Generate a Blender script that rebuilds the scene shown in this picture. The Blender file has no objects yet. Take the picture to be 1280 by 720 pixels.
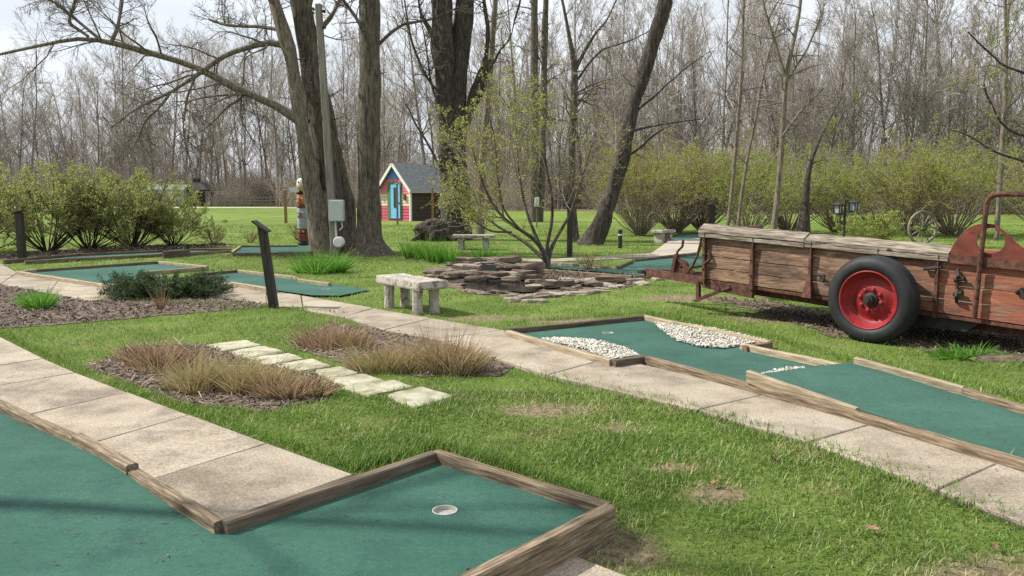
import bpy, bmesh, math, random
import numpy as np
from mathutils import Vector, Matrix, noise as mnoise

# ------------------------------------------------------------------ camera, sky, sun, exposure
scene = bpy.context.scene
COL = scene.collection
R = math.radians
HCAM, FPX, PITCH = 1.5, 1000.0, math.atan(117.0 / 1000.0)
cam_data = bpy.data.cameras.new('camera')
cam = bpy.data.objects.new('camera', cam_data); COL.objects.link(cam)
cam_data.sensor_width = 36.0; cam_data.lens = 36.0 * FPX / 1280.0
cam_data.clip_start = 0.05; cam_data.clip_end = 3000.0
cam.location = (0, 0, HCAM); cam.rotation_euler = (math.pi / 2 - PITCH, 0, 0)
scene.camera = cam

SUN_EL, SUN_AZ = R(46), R(-80)            # azimuth from +Y, clockwise
sun_dir = Vector((math.sin(SUN_AZ) * math.cos(SUN_EL), math.cos(SUN_AZ) * math.cos(SUN_EL), math.sin(SUN_EL)))
world = bpy.data.worlds.new('World'); scene.world = world; world.use_nodes = True
wt = world.node_tree; wt.nodes.clear()
w_out = wt.nodes.new('ShaderNodeOutputWorld'); w_bg = wt.nodes.new('ShaderNodeBackground')
w_sky = wt.nodes.new('ShaderNodeTexSky'); w_sky.sky_type = 'NISHITA'; w_sky.sun_disc = False
w_sky.sun_elevation = SUN_EL; w_sky.sun_rotation = SUN_AZ; w_sky.dust_density = 2.0; w_sky.air_density = 1.0
w_tc = wt.nodes.new('ShaderNodeTexCoord'); w_mp = wt.nodes.new('ShaderNodeMapping'); w_mp.inputs['Scale'].default_value = (1, 1, 2.6)
w_ns = wt.nodes.new('ShaderNodeTexNoise'); w_ns.inputs['Scale'].default_value = 3.2; w_ns.inputs['Detail'].default_value = 7
w_rp = wt.nodes.new('ShaderNodeValToRGB')
w_rp.color_ramp.elements[0].position = 0.34; w_rp.color_ramp.elements[0].color = (0.66,) * 3 + (1,)
w_rp.color_ramp.elements[1].position = 0.54; w_rp.color_ramp.elements[1].color = (0.97,) * 3 + (1,)
w_mx = wt.nodes.new('ShaderNodeMix'); w_mx.data_type = 'RGBA'
wt.links.new(w_tc.outputs['Generated'], w_mp.inputs['Vector']); wt.links.new(w_mp.outputs['Vector'], w_ns.inputs['Vector'])
wt.links.new(w_ns.outputs['Fac'], w_rp.inputs['Fac']); wt.links.new(w_rp.outputs['Color'], w_mx.inputs['Factor'])
wt.links.new(w_sky.outputs['Color'], w_mx.inputs['A']); w_mx.inputs['B'].default_value = (12.0, 12.8, 13.7, 1)
wt.links.new(w_mx.outputs['Result'], w_bg.inputs['Color']); w_bg.inputs['Strength'].default_value = 0.056
wt.links.new(w_bg.outputs['Background'], w_out.inputs['Surface'])

sun_data = bpy.data.lights.new('sun', 'SUN'); sun_data.energy = 4.7; sun_data.angle = R(0.6); sun_data.color = (1.0, 0.95, 0.86)
sun = bpy.data.objects.new('sun', sun_data); COL.objects.link(sun)
sun.rotation_euler = sun_dir.to_track_quat('Z', 'Y').to_euler(); sun.location = sun_dir * 60

scene.view_settings.view_transform = 'Standard'; scene.view_settings.look = 'None'
scene.view_settings.exposure = 0.58; scene.view_settings.gamma = 1.0
scene.view_settings.use_curve_mapping = False
scene.render.engine = 'CYCLES'
scene.cycles.use_denoising = False
scene.cycles.sample_clamp_direct = 8.0; scene.cycles.sample_clamp_indirect = 4.0
scene.cycles.max_bounces = 5; scene.cycles.diffuse_bounces = 3; scene.cycles.glossy_bounces = 2
scene.cycles.transmission_bounces = 3; scene.cycles.transparent_max_bounces = 4

rng = np.random.default_rng(11)
rnd = random.Random(5)

# ------------------------------------------------------------------ measuring helpers
CP, SP = math.cos(PITCH), math.sin(PITCH)
def ray(px, py):
    a, b = (px - 640) / FPX, (360 - py) / FPX
    return Vector((a, CP + b * SP, -SP + b * CP))
def G(px, py, z=0.0):                      # where the sight line meets the level z
    d = ray(px, py); t = (z - HCAM) / d.z
    return Vector((d.x * t, d.y * t, z))
def D(px, py, depth):                      # where it stands at a known distance
    d = ray(px, py); t = depth / d.y
    return Vector((d.x * t, depth, HCAM + d.z * t))
def depth_of(py, z=0.0):
    return G(640, py, z).y
def g2(pts, z=0.0):
    return [(G(a, b, z).x, G(a, b, z).y) for a, b in pts]

def ground_z(x, y):
    x = np.asarray(x, float); y = np.asarray(y, float)
    z = 0.010 * np.sin(x * 1.7 + 0.6 * y) * np.sin(y * 1.3 - 0.4 * x)
    z = z - 0.11 * np.exp(-(((x - 0.75) / 1.0) ** 2 + ((y - 2.9) / 0.95) ** 2))
    return z
def gz(x, y): return float(ground_z(x, y))

def in_poly(x, y, poly):
    x = np.asarray(x); y = np.asarray(y); ins = np.zeros(x.shape, bool)
    n = len(poly)
    for i in range(n):
        x0, y0 = poly[i]; x1, y1 = poly[(i + 1) % n]
        if y0 == y1: continue
        c = ((y0 > y) != (y1 > y)) & (x < (x1 - x0) * (y - y0) / (y1 - y0) + x0)
        ins ^= c
    return ins
def rough_poly(pts, step=0.25, amp=0.05, seed=0):
    r = random.Random(seed); out = []
    for i in range(len(pts)):
        a, b = Vector(pts[i]), Vector(pts[(i + 1) % len(pts)])
        n = max(1, int((b - a).length / step)); nrm = Vector((-(b - a).y, (b - a).x)).normalized()
        for k in range(n):
            p = a.lerp(b, k / n) + nrm * r.uniform(-amp, amp)
            out.append((p.x, p.y))
    return out

# ------------------------------------------------------------------ materials
MATS = {}
def ramp(nt, fac, stops):
    rp = nt.nodes.new('ShaderNodeValToRGB'); el = rp.color_ramp.elements
    while len(el) < len(stops): el.new(0.5)
    for e, (p, c) in zip(el, stops): e.position = p; e.color = (*c, 1)
    nt.links.new(fac, rp.inputs['Fac']); return rp.outputs['Color']
def mixc(nt, fac, a, b, mode='MIX'):
    m = nt.nodes.new('ShaderNodeMix'); m.data_type = 'RGBA'; m.blend_type = mode
    if isinstance(fac, (int, float)): m.inputs['Factor'].default_value = fac
    else: nt.links.new(fac, m.inputs['Factor'])
    for sock, v in (('A', a), ('B', b)):
        if isinstance(v, tuple): m.inputs[sock].default_value = (*v, 1)
        else: nt.links.new(v, m.inputs[sock])
    return m.outputs['Result']
def noise_node(nt, vec, scale, detail=5, rough=0.6, dist=0.0):
    n = nt.nodes.new('ShaderNodeTexNoise'); n.inputs['Scale'].default_value = scale
    n.inputs['Detail'].default_value = detail; n.inputs['Roughness'].default_value = rough; n.inputs['Distortion'].default_value = dist
    nt.links.new(vec, n.inputs['Vector']); return n.outputs['Fac']
def mapping(nt, stretch=(1, 1, 1), coord='Object', shift=True):
    tc = nt.nodes.new('ShaderNodeTexCoord'); v = tc.outputs[coord]
    if shift:
        oi = nt.nodes.new('ShaderNodeObjectInfo'); mu = nt.nodes.new('ShaderNodeVectorMath'); mu.operation = 'MULTIPLY_ADD'
        cx = nt.nodes.new('ShaderNodeCombineXYZ')
        for i in range(3): nt.links.new(oi.outputs['Random'], cx.inputs[i])
        nt.links.new(cx.outputs[0], mu.inputs[0]); mu.inputs[1].default_value = (17.3, 31.1, 11.7)
        nt.links.new(v, mu.inputs[2]); v = mu.outputs[0]
    m = nt.nodes.new('ShaderNodeMapping'); m.inputs['Scale'].default_value = stretch
    nt.links.new(v, m.inputs['Vector']); return m.outputs['Vector']
def new_mat(name):
    m = bpy.data.materials.new(name); m.use_nodes = True; nt = m.node_tree
    p = nt.nodes['Principled BSDF']; MATS[name] = m
    return m, nt, p
def add_bump(nt, p, h, strength, dist=0.02):
    b = nt.nodes.new('ShaderNodeBump'); b.inputs['Strength'].default_value = strength; b.inputs['Distance'].default_value = dist
    nt.links.new(h, b.inputs['Height']); nt.links.new(b.outputs['Normal'], p.inputs['Normal'])
def mk(name, cols, scale=5, stretch=(1, 1, 1), detail=6, rough=0.85, bump=0.25, bdist=0.01, speck=None, var=0.0, fine=None, metal=0.0, coord='Object', shift=True, contrast=(0.3, 0.7), spec=0.3):
    m, nt, p = new_mat(name)
    v = mapping(nt, stretch, coord, shift); f = noise_node(nt, v, scale, detail)
    lo, hi = contrast; n = len(cols)
    c = ramp(nt, f, [(lo + (hi - lo) * i / max(1, n - 1), cols[i]) for i in range(n)])
    if speck:                                 # (colour, scale, low, high)
        f2 = noise_node(nt, v, speck[1], 3)
        k = ramp(nt, f2, [(speck[2], (0, 0, 0)), (speck[3], (1, 1, 1))]); c = mixc(nt, k, c, speck[0])
    if fine:                                  # (scale, strength)
        f3 = noise_node(nt, v, fine[0], 2)
        k = ramp(nt, f3, [(0.25, (1 - fine[1],) * 3), (0.75, (1 + fine[1],) * 3)]); c = mixc(nt, 1.0, c, k, 'MULTIPLY')
    if var:
        oi = nt.nodes.new('ShaderNodeObjectInfo')
        k = ramp(nt, oi.outputs['Random'], [(0, (1 - var,) * 3), (1, (1 + var,) * 3)]); c = mixc(nt, 1.0, c, k, 'MULTIPLY')
    nt.links.new(c, p.inputs['Base Color']); p.inputs['Roughness'].default_value = rough; p.inputs['Metallic'].default_value = metal
    p.inputs['Specular IOR Level'].default_value = spec
    if bump: add_bump(nt, p, f, bump, bdist)
    return m
def mk_leaf(name, cols, trans=0.35, pos=None):
    """leaf or blade: colour picked by the face attribute 'tint', some light through it"""
    m, nt, p = new_mat(name); nt.nodes.remove(p); out = nt.nodes['Material Output']
    at = nt.nodes.new('ShaderNodeAttribute'); at.attribute_name = 'tint'
    c = ramp(nt, at.outputs['Fac'], [(i / max(1, len(cols) - 1), cols[i]) for i in range(len(cols))])
    if pos:
        v = mapping(nt, (1, 1, 1), 'Object', False)
        f = noise_node(nt, v, pos[1], 4); k = ramp(nt, f, [(pos[2], (0, 0, 0)), (pos[3], (1, 1, 1))])
        c = mixc(nt, k, c, pos[0])
        f = noise_node(nt, v, 0.5, 3); k = ramp(nt, f, [(0.3, (0.72, 0.8, 0.7)), (0.7, (1.25, 1.15, 1.2))]); c = mixc(nt, 1.0, c, k, 'MULTIPLY')
    d = nt.nodes.new('ShaderNodeBsdfDiffuse'); t = nt.nodes.new('ShaderNodeBsdfTranslucent'); mx = nt.nodes.new('ShaderNodeMixShader')
    g = nt.nodes.new('ShaderNodeBsdfGlossy'); g.inputs['Roughness'].default_value = 0.45; g.inputs['Color'].default_value = (0.9, 0.95, 1, 1)
    mx2 = nt.nodes.new('ShaderNodeMixShader'); mx2.inputs[0].default_value = 0.012
    nt.links.new(c, d.inputs['Color']); nt.links.new(c, t.inputs['Color']); mx.inputs[0].default_value = trans
    nt.links.new(d.outputs[0], mx.inputs[1]); nt.links.new(t.outputs[0], mx.inputs[2])
    nt.links.new(mx.outputs[0], mx2.inputs[1]); nt.links.new(g.outputs[0], mx2.inputs[2]); nt.links.new(mx2.outputs[0], out.inputs['Surface'])
    return m

mk('concrete', [(0.175, 0.142, 0.105), (0.285, 0.240, 0.184), (0.345, 0.298, 0.236)], 2.2, rough=0.92, bump=0.25, bdist=0.004, speck=((0.15, 0.125, 0.10), 3.1, 0.54, 0.76), fine=(75, 0.42), var=0.09, contrast=(0.3, 0.68))
mk('concrete_base', [(0.06, 0.05, 0.04), (0.11, 0.095, 0.075)], 9)
mk('stone_bench', [(0.20, 0.175, 0.145), (0.36, 0.325, 0.28), (0.46, 0.425, 0.38)], 7, bump=0.5, bdist=0.012, speck=((0.14, 0.115, 0.09), 13, 0.53, 0.66), fine=(90, 0.25))
mk('pale_stone', [(0.20, 0.185, 0.125), (0.34, 0.32, 0.23), (0.44, 0.42, 0.32)], 7, bump=0.35, bdist=0.008, speck=((0.20, 0.19, 0.11), 8, 0.55, 0.72), fine=(70, 0.18), var=0.1)
mk('rock', [(0.045, 0.034, 0.026), (0.125, 0.095, 0.07), (0.21, 0.165, 0.125)], 4, (1, 1, 4), bump=0.6, bdist=0.02, speck=((0.30, 0.26, 0.21), 9, 0.62, 0.76), var=0.4, fine=(60, 0.2))
mk('rock_pale', [(0.17, 0.14, 0.108), (0.33, 0.285, 0.225)], 6, (1, 1, 3), bump=0.5, bdist=0.02, var=0.2, fine=(60, 0.2))
mk('timber', [(0.045, 0.032, 0.021), (0.165, 0.12, 0.076), (0.31, 0.248, 0.172)], 6, (1.0, 14, 14), bump=0.5, bdist=0.006, speck=((0.07, 0.05, 0.032), 2.2, 0.58, 0.7), var=0.16, fine=(40, 0.2))
mk('timber_pale', [(0.14, 0.105, 0.065), (0.28, 0.225, 0.15), (0.40, 0.335, 0.24)], 4, (1.2, 14, 14), bump=0.5, bdist=0.006, speck=((0.14, 0.10, 0.065), 2.2, 0.60, 0.74), var=0.1, fine=(40, 0.2))
mk('timber_dark', [(0.05, 0.037, 0.026), (0.11, 0.083, 0.058), (0.17, 0.135, 0.095)], 3, (1.2, 14, 14), bump=0.4, bdist=0.006, var=0.15)
mk('post_dark', [(0.018, 0.015, 0.013), (0.035, 0.029, 0.025), (0.06, 0.05, 0.042)], 4, (8, 8, 1), rough=0.7, bump=0.3, bdist=0.004)
mk('post_brown', [(0.17, 0.085, 0.04), (0.30, 0.16, 0.08)], 4, (8, 8, 1), bump=0.2)
mk('pole_wood', [(0.13, 0.115, 0.095), (0.22, 0.197, 0.165), (0.28, 0.255, 0.215)], 3, (8, 8, 0.6), bump=0.4, bdist=0.008)
mk('grey_box', [(0.42, 0.45, 0.455), (0.50, 0.53, 0.535)], 3, rough=0.5, bump=0.05)
mk('conduit', [(0.5, 0.5, 0.49), (0.62, 0.62, 0.6)], 8, rough=0.5, bump=0)
mk('black_iron', [(0.012, 0.011, 0.01), (0.035, 0.032, 0.03)], 12, rough=0.6, bump=0.2, bdist=0.003)
mk('rust', [(0.035, 0.016, 0.012), (0.088, 0.036, 0.024), (0.15, 0.066, 0.043)], 14, rough=0.85, bump=0.35, bdist=0.003, speck=((0.035, 0.022, 0.018), 22, 0.55, 0.65))
mk('rust_red', [(0.085, 0.02, 0.014), (0.14, 0.032, 0.021), (0.20, 0.05, 0.034)], 9, rough=0.7, bump=0.2, bdist=0.003, speck=((0.06, 0.022, 0.015), 16, 0.58, 0.68))
mk('red_paint', [(0.17, 0.010, 0.014), (0.25, 0.015, 0.020), (0.31, 0.03, 0.034)], 6, rough=0.5, bump=0.1, bdist=0.003, speck=((0.14, 0.045, 0.035), 11, 0.55, 0.72), fine=(45, 0.2))
mk('rubber', [(0.009, 0.010, 0.011), (0.017, 0.018, 0.020), (0.03, 0.03, 0.031)], 5, rough=0.6, bump=0.15, bdist=0.003, speck=((0.06, 0.056, 0.05), 9, 0.68, 0.82))
mk('bark', [(0.022, 0.018, 0.014), (0.095, 0.077, 0.059), (0.185, 0.155, 0.12)], 9, (2.4, 2.4, 0.42), bump=1.0, bdist=0.05, fine=(30, 0.2), var=0.1, shift=False)
mk('bark_pale', [(0.05, 0.04, 0.03), (0.17, 0.138, 0.104), (0.27, 0.225, 0.172)], 9, (2.4, 2.4, 0.42), bump=1.0, bdist=0.05, fine=(30, 0.2), shift=False)
mk('bark_dark', [(0.014, 0.012, 0.010), (0.055, 0.044, 0.036), (0.12, 0.098, 0.079)], 9, (2.2, 2.2, 0.5), bump=1.0, bdist=0.06, fine=(30, 0.2), shift=False)
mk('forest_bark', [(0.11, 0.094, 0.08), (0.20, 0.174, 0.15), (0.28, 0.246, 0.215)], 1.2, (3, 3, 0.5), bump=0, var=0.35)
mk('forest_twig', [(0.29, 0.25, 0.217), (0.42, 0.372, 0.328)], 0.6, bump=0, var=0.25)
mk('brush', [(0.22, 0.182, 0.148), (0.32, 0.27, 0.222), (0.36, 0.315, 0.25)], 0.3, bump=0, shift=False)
mk('twig', [(0.09, 0.07, 0.055), (0.17, 0.135, 0.105)], 3, bump=0, shift=False)
mk('stem', [(0.17, 0.13, 0.095), (0.30, 0.24, 0.18)], 3, bump=0, var=0.1)
mk('stem_dark', [(0.028, 0.021, 0.016), (0.075, 0.058, 0.043)], 3, bump=0)
mk('stem_red', [(0.13, 0.06, 0.042), (0.24, 0.13, 0.095)], 5, bump=0)
mk('mulch', [(0.045, 0.032, 0.024), (0.115, 0.086, 0.066), (0.21, 0.168, 0.135)], 16, rough=0.95, bump=0.9, bdist=0.03, detail=9, shift=False)
mk('dirt', [(0.055, 0.042, 0.03), (0.12, 0.09, 0.064), (0.19, 0.15, 0.105)], 6, rough=0.95, bump=0.8, bdist=0.03, detail=9, shift=False)
mk('litter', [(0.13, 0.095, 0.065), (0.21, 0.16, 0.11), (0.25, 0.20, 0.14)], 0.8, rough=0.95, bump=0.3, shift=False)
mk('road_gravel', [(0.42, 0.40, 0.36), (0.55, 0.52, 0.48)], 3, bump=0.1)
mk('cup_white', [(0.30, 0.28, 0.25), (0.46, 0.44, 0.41)], 30, rough=0.6, bump=0)
mk('cup_dark', [(0.02, 0.02, 0.02), (0.05, 0.05, 0.05)], 20, bump=0)
mk('pond_liner', [(0.005, 0.005, 0.006), (0.012, 0.012, 0.013)], 12, rough=0.7, bump=0.3, spec=0.15)
mk('white_trim', [(0.62, 0.61, 0.58), (0.75, 0.74, 0.71)], 6, rough=0.6, bump=0)
mk('shingle', [(0.14, 0.145, 0.15), (0.27, 0.275, 0.28)], 6, (1, 1, 1), bump=0.2)
mk('paint_pink', [(0.55, 0.13, 0.17), (0.66, 0.20, 0.24)], 5, bump=0)
mk('paint_cream', [(0.58, 0.45, 0.30), (0.66, 0.55, 0.40)], 5, bump=0)
mk('paint_crimson', [(0.42, 0.06, 0.10), (0.56, 0.13, 0.17)], 5, bump=0)
mk('paint_blue', [(0.08, 0.20, 0.50), (0.12, 0.27, 0.60)], 5, bump=0)
mk('paint_sky', [(0.13, 0.38, 0.68), (0.20, 0.47, 0.76)], 5, bump=0)
mk('paint_green', [(0.05, 0.16, 0.075), (0.08, 0.22, 0.10)], 5, bump=0)
mk('paint_brown', [(0.10, 0.035, 0.02), (0.17, 0.07, 0.04)], 9, bump=0.1)
mk('paint_orange', [(0.45, 0.17, 0.07), (0.55, 0.25, 0.11)], 9, bump=0.1)
mk('paint_grey', [(0.24, 0.265, 0.28), (0.34, 0.365, 0.38)], 9, bump=0.1)
mk('paint_yellow', [(0.34, 0.24, 0.06), (0.42, 0.32, 0.11)], 9, bump=0.1)
mk('dark_siding', [(0.035, 0.024, 0.018), (0.085, 0.058, 0.044)], 6, (1, 1, 12), bump=0.3)
mk('fence_wood', [(0.15, 0.125, 0.10), (0.24, 0.205, 0.165)], 3, bump=0)
mk('wood_light', [(0.30, 0.26, 0.20), (0.44, 0.39, 0.32)], 3, (1, 9, 9), bump=0.3)
mk('dry_leaf', [(0.06, 0.034, 0.022), (0.15, 0.085, 0.05), (0.30, 0.21, 0.135)], 8, rough=0.7, bump=0.2, var=0.3)

m, nt, p = new_mat('pane'); p.inputs['Base Color'].default_value = (0.03, 0.035, 0.04, 1); p.inputs['Roughness'].default_value = 0.12
m, nt, p = new_mat('water'); p.inputs['Base Color'].default_value = (0.006, 0.0065, 0.006, 1); p.inputs['Roughness'].default_value = 0.1; p.inputs['Specular IOR Level'].default_value = 0.2
add_bump(nt, p, noise_node(nt, mapping(nt), 14, 3), 0.15, 0.01)

# carpet of the golf holes: woven green, faded and dirty patches, painted fold shading
m, nt, p = new_mat('turf')
v = mapping(nt, (1, 1, 1), 'Object', False)
c = ramp(nt, noise_node(nt, v, 0.9, 6), [(0.3, (0.015, 0.066, 0.046)), (0.5, (0.024, 0.087, 0.062)), (0.72, (0.038, 0.110, 0.082))])
k = ramp(nt, noise_node(nt, v, 2.6, 8, 0.7), [(0.5, (0, 0, 0)), (0.78, (1, 1, 1))]); c = mixc(nt, k, c, (0.013, 0.056, 0.041))  # darker blotches put fold shading into the carpet colour
k = ramp(nt, noise_node(nt, mapping(nt, (1, 6, 1), 'Object', False), 1.1, 6, 0.7), [(0.58, (0, 0, 0)), (0.8, (0.55,) * 3)]); c = mixc(nt, k, c, (0.06, 0.125, 0.10))
k = ramp(nt, noise_node(nt, v, 5.5, 8, 0.75), [(0.64, (0, 0, 0)), (0.82, (0.6,) * 3)]); c = mixc(nt, k, c, (0.055, 0.062, 0.042))
hf = noise_node(nt, v, 150, 3, 0.85); k = ramp(nt, hf, [(0.25, (0.55,) * 3), (0.75, (1.45,) * 3)]); c = mixc(nt, 1.0, c, k, 'MULTIPLY')
k = ramp(nt, noise_node(nt, v, 38, 4, 0.75), [(0.3, (0.82,) * 3), (0.7, (1.18,) * 3)]); c = mixc(nt, 1.0, c, k, 'MULTIPLY')
k = ramp(nt, noise_node(nt, v, 42, 3), [(0.70, (0, 0, 0)), (0.76, (1, 1, 1))]); c = mixc(nt, k, c, (0.06, 0.12, 0.09))
nt.links.new(c, p.inputs['Base Color']); p.inputs['Roughness'].default_value = 0.95; p.inputs['Specular IOR Level'].default_value = 0.12
p.inputs['Sheen Weight'].default_value = 0.08; p.inputs['Sheen Roughness'].default_value = 0.5
add_bump(nt, p, hf, 0.55, 0.006)

# lawn soil and low green under the blades
m, nt, p = new_mat('lawn')
v = mapping(nt, (1, 1, 1), 'Object', False)
c = ramp(nt, noise_node(nt, v, 0.8, 6), [(0.28, (0.085, 0.130, 0.026)), (0.5, (0.130, 0.185, 0.040)), (0.72, (0.175, 0.225, 0.06))])
k = ramp(nt, noise_node(nt, v, 2.3, 7), [(0.60, (0, 0, 0)), (0.74, (1, 1, 1))]); c = mixc(nt, k, c, (0.20, 0.165, 0.085))
k = ramp(nt, noise_node(nt, v, 0.12, 3), [(0.35, (0.85,) * 3), (0.65, (1.2,) * 3)]); c = mixc(nt, 1.0, c, k, 'MULTIPLY')
at = nt.nodes.new('ShaderNodeAttribute'); at.attribute_name = 'worn'
ad = nt.nodes.new('ShaderNodeMath'); ad.operation = 'MULTIPLY_ADD'; nt.links.new(noise_node(nt, v, 7, 6), ad.inputs[0]); ad.inputs[1].default_value = 0.9; nt.links.new(at.outputs['Fac'], ad.inputs[2])
k = ramp(nt, ad.outputs[0], [(0.75, (0, 0, 0)), (1.1, (1, 1, 1))]); c = mixc(nt, k, c, ramp(nt, noise_node(nt, v, 20, 6), [(0.3, (0.10, 0.075, 0.048)), (0.7, (0.33, 0.27, 0.17))]))
hf = noise_node(nt, v, 45, 5, 0.8); k = ramp(nt, hf, [(0.25, (0.55,) * 3), (0.75, (1.45,) * 3)]); c = mixc(nt, 1.0, c, k, 'MULTIPLY')
nt.links.new(c, p.inputs['Base Color']); p.inputs['Roughness'].default_value = 0.95; p.inputs['Specular IOR Level'].default_value = 0.1
add_bump(nt, p, hf, 0.8, 0.03)

# old wagon boards: weathered grey brown, red paint left towards the tail
def wagon_wood(name, red):
    m, nt, p = new_mat(name)
    v = mapping(nt, (1.0, 12, 12)); f = noise_node(nt, v, 4.5, 9, 0.72, 0.9)
    c = ramp(nt, f, [(0.3, (0.035, 0.025, 0.019)), (0.47, (0.135, 0.080, 0.053)), (0.6, (0.25, 0.158, 0.105)), (0.76, (0.40, 0.295, 0.205))])
    k = ramp(nt, noise_node(nt, mapping(nt, (1.2, 3, 3)), 1.7, 5, 0.7), [(0.36, (0.5, 0.48, 0.48)), (0.58, (1.25, 1.2, 1.12))]); c = mixc(nt, 1.0, c, k, 'MULTIPLY')
    tc = nt.nodes.new('ShaderNodeTexCoord'); sx = nt.nodes.new('ShaderNodeSeparateXYZ'); nt.links.new(tc.outputs['Object'], sx.inputs[0])
    ad = nt.nodes.new('ShaderNodeMath'); ad.operation = 'MULTIPLY_ADD'; ad.inputs[1].default_value = -0.12; nt.links.new(sx.outputs[0], ad.inputs[0])
    ad.inputs[2].default_value = red
    f2 = noise_node(nt, mapping(nt, (1.4, 6, 6)), 2.6, 7, 0.7)
    su = nt.nodes.new('ShaderNodeMath'); su.operation = 'ADD'; nt.links.new(f2, su.inputs[0]); nt.links.new(ad.outputs[0], su.inputs[1])
    k = ramp(nt, su.outputs[0], [(0.49, (0, 0, 0)), (0.68, (0.8,) * 3)])
    c = mixc(nt, k, c, mixc(nt, f, (0.13, 0.026, 0.016), (0.40, 0.115, 0.06)))
    nt.links.new(c, p.inputs['Base Color']); p.inputs['Roughness'].default_value = 0.85; add_bump(nt, p, f, 0.6, 0.008)
wagon_wood('wagon_board', 0.0)
mk('wagon_grey', [(0.05, 0.041, 0.032), (0.19, 0.158, 0.122), (0.36, 0.315, 0.25)], 4.5, (1, 10, 10), bump=0.7, bdist=0.01, speck=((0.06, 0.045, 0.035), 3, 0.57, 0.68), fine=(30, 0.2))

mk_leaf('blade', [(0.092, 0.170, 0.028), (0.140, 0.235, 0.042), (0.190, 0.285, 0.062), (0.27, 0.335, 0.115), (0.46, 0.41, 0.25)], 0.4, pos=((0.36, 0.33, 0.16), 1.6, 0.54, 0.78))
mk_leaf('straw', [(0.10, 0.055, 0.035), (0.31, 0.195, 0.12), (0.52, 0.38, 0.245), (0.44, 0.37, 0.17), (0.22, 0.27, 0.07)], 0.25)
mk_leaf('fresh_blade', [(0.075, 0.20, 0.024), (0.125, 0.29, 0.038), (0.19, 0.37, 0.06)], 0.45)
mk_leaf('leaf_spring', [(0.25, 0.29, 0.05), (0.33, 0.37, 0.075), (0.40, 0.43, 0.12)], 0.5)
mk_leaf('leaf_hedge', [(0.20, 0.255, 0.06), (0.29, 0.34, 0.09), (0.37, 0.40, 0.135), (0.40, 0.36, 0.18)], 0.55)
mk_leaf('leaf_gold', [(0.25, 0.275, 0.045), (0.33, 0.345, 0.07), (0.41, 0.40, 0.11)], 0.55)
mk_leaf('leaf_green', [(0.20, 0.26, 0.045), (0.27, 0.33, 0.065), (0.34, 0.385, 0.10)], 0.55)
mk_leaf('juniper', [(0.03, 0.052, 0.022), (0.07, 0.105, 0.045), (0.13, 0.165, 0.08)], 0.25)
mk_leaf('chip', [(0.045, 0.031, 0.023), (0.115, 0.084, 0.062), (0.21, 0.165, 0.13), (0.36, 0.31, 0.26)], 0.0)
mk_leaf('pebble', [(0.16, 0.14, 0.11), (0.32, 0.295, 0.25), (0.46, 0.435, 0.39), (0.64, 0.62, 0.58), (0.48, 0.40, 0.22)], 0.0)
mk_leaf('forest_bud', [(0.20, 0.20, 0.09), (0.26, 0.22, 0.13), (0.26, 0.17, 0.14)], 0.4)

# ------------------------------------------------------------------ object helpers
def tag(o, label=None, cat=None, group=None, kind=None):
    if label: o['label'] = label
    if cat: o['category'] = cat
    if group: o['group'] = group
    if kind: o['kind'] = kind
    return o
def empty(name, loc=(0, 0, 0), rz=0.0):
    o = bpy.data.objects.new(name, None); COL.objects.link(o); o.location = loc; o.rotation_euler = (0, 0, rz)
    o.empty_display_size = 0.2
    return o
def link(name, me, mat, parent=None, loc=None, rz=None, smooth=False):
    o = bpy.data.objects.new(name, me); COL.objects.link(o)
    if mat and not me.materials: me.materials.append(MATS[mat])
    if parent: o.parent = parent
    if loc is not None: o.location = loc
    if rz is not None: o.rotation_euler = (0, 0, rz)
    if smooth and len(me.polygons): me.polygons.foreach_set('use_smooth', [True] * len(me.polygons))
    return o
def copy_thing(o, parent=None):
    c = o.copy(); COL.objects.link(c)
    if parent: c.parent = parent
    for ch in o.children: copy_thing(ch, c)
    return c
def np_mesh(name, verts, faces, tint=None):
    """faces: an (n,3) or (n,4) array, or a list of such arrays; tint: one value per face"""
    me = bpy.data.meshes.new(name)
    if not isinstance(faces, list): faces = [faces]
    verts = np.ascontiguousarray(verts, np.float32)
    me.vertices.add(len(verts)); me.vertices.foreach_set('co', verts.ravel())
    flat = np.concatenate([f.ravel() for f in faces]).astype(np.int32)
    cnt = np.concatenate([np.full(len(f), f.shape[1]) for f in faces]).astype(np.int32)
    st = np.concatenate([[0], np.cumsum(cnt)[:-1]]).astype(np.int32)
    me.loops.add(len(flat)); me.loops.foreach_set('vertex_index', flat)
    me.polygons.add(len(cnt)); me.polygons.foreach_set('loop_start', st)
    me.update(calc_edges=True)
    if tint is not None:
        a = me.attributes.new('tint', 'FLOAT', 'FACE'); a.data.foreach_set('value', np.asarray(tint, np.float32))
    return me

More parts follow.
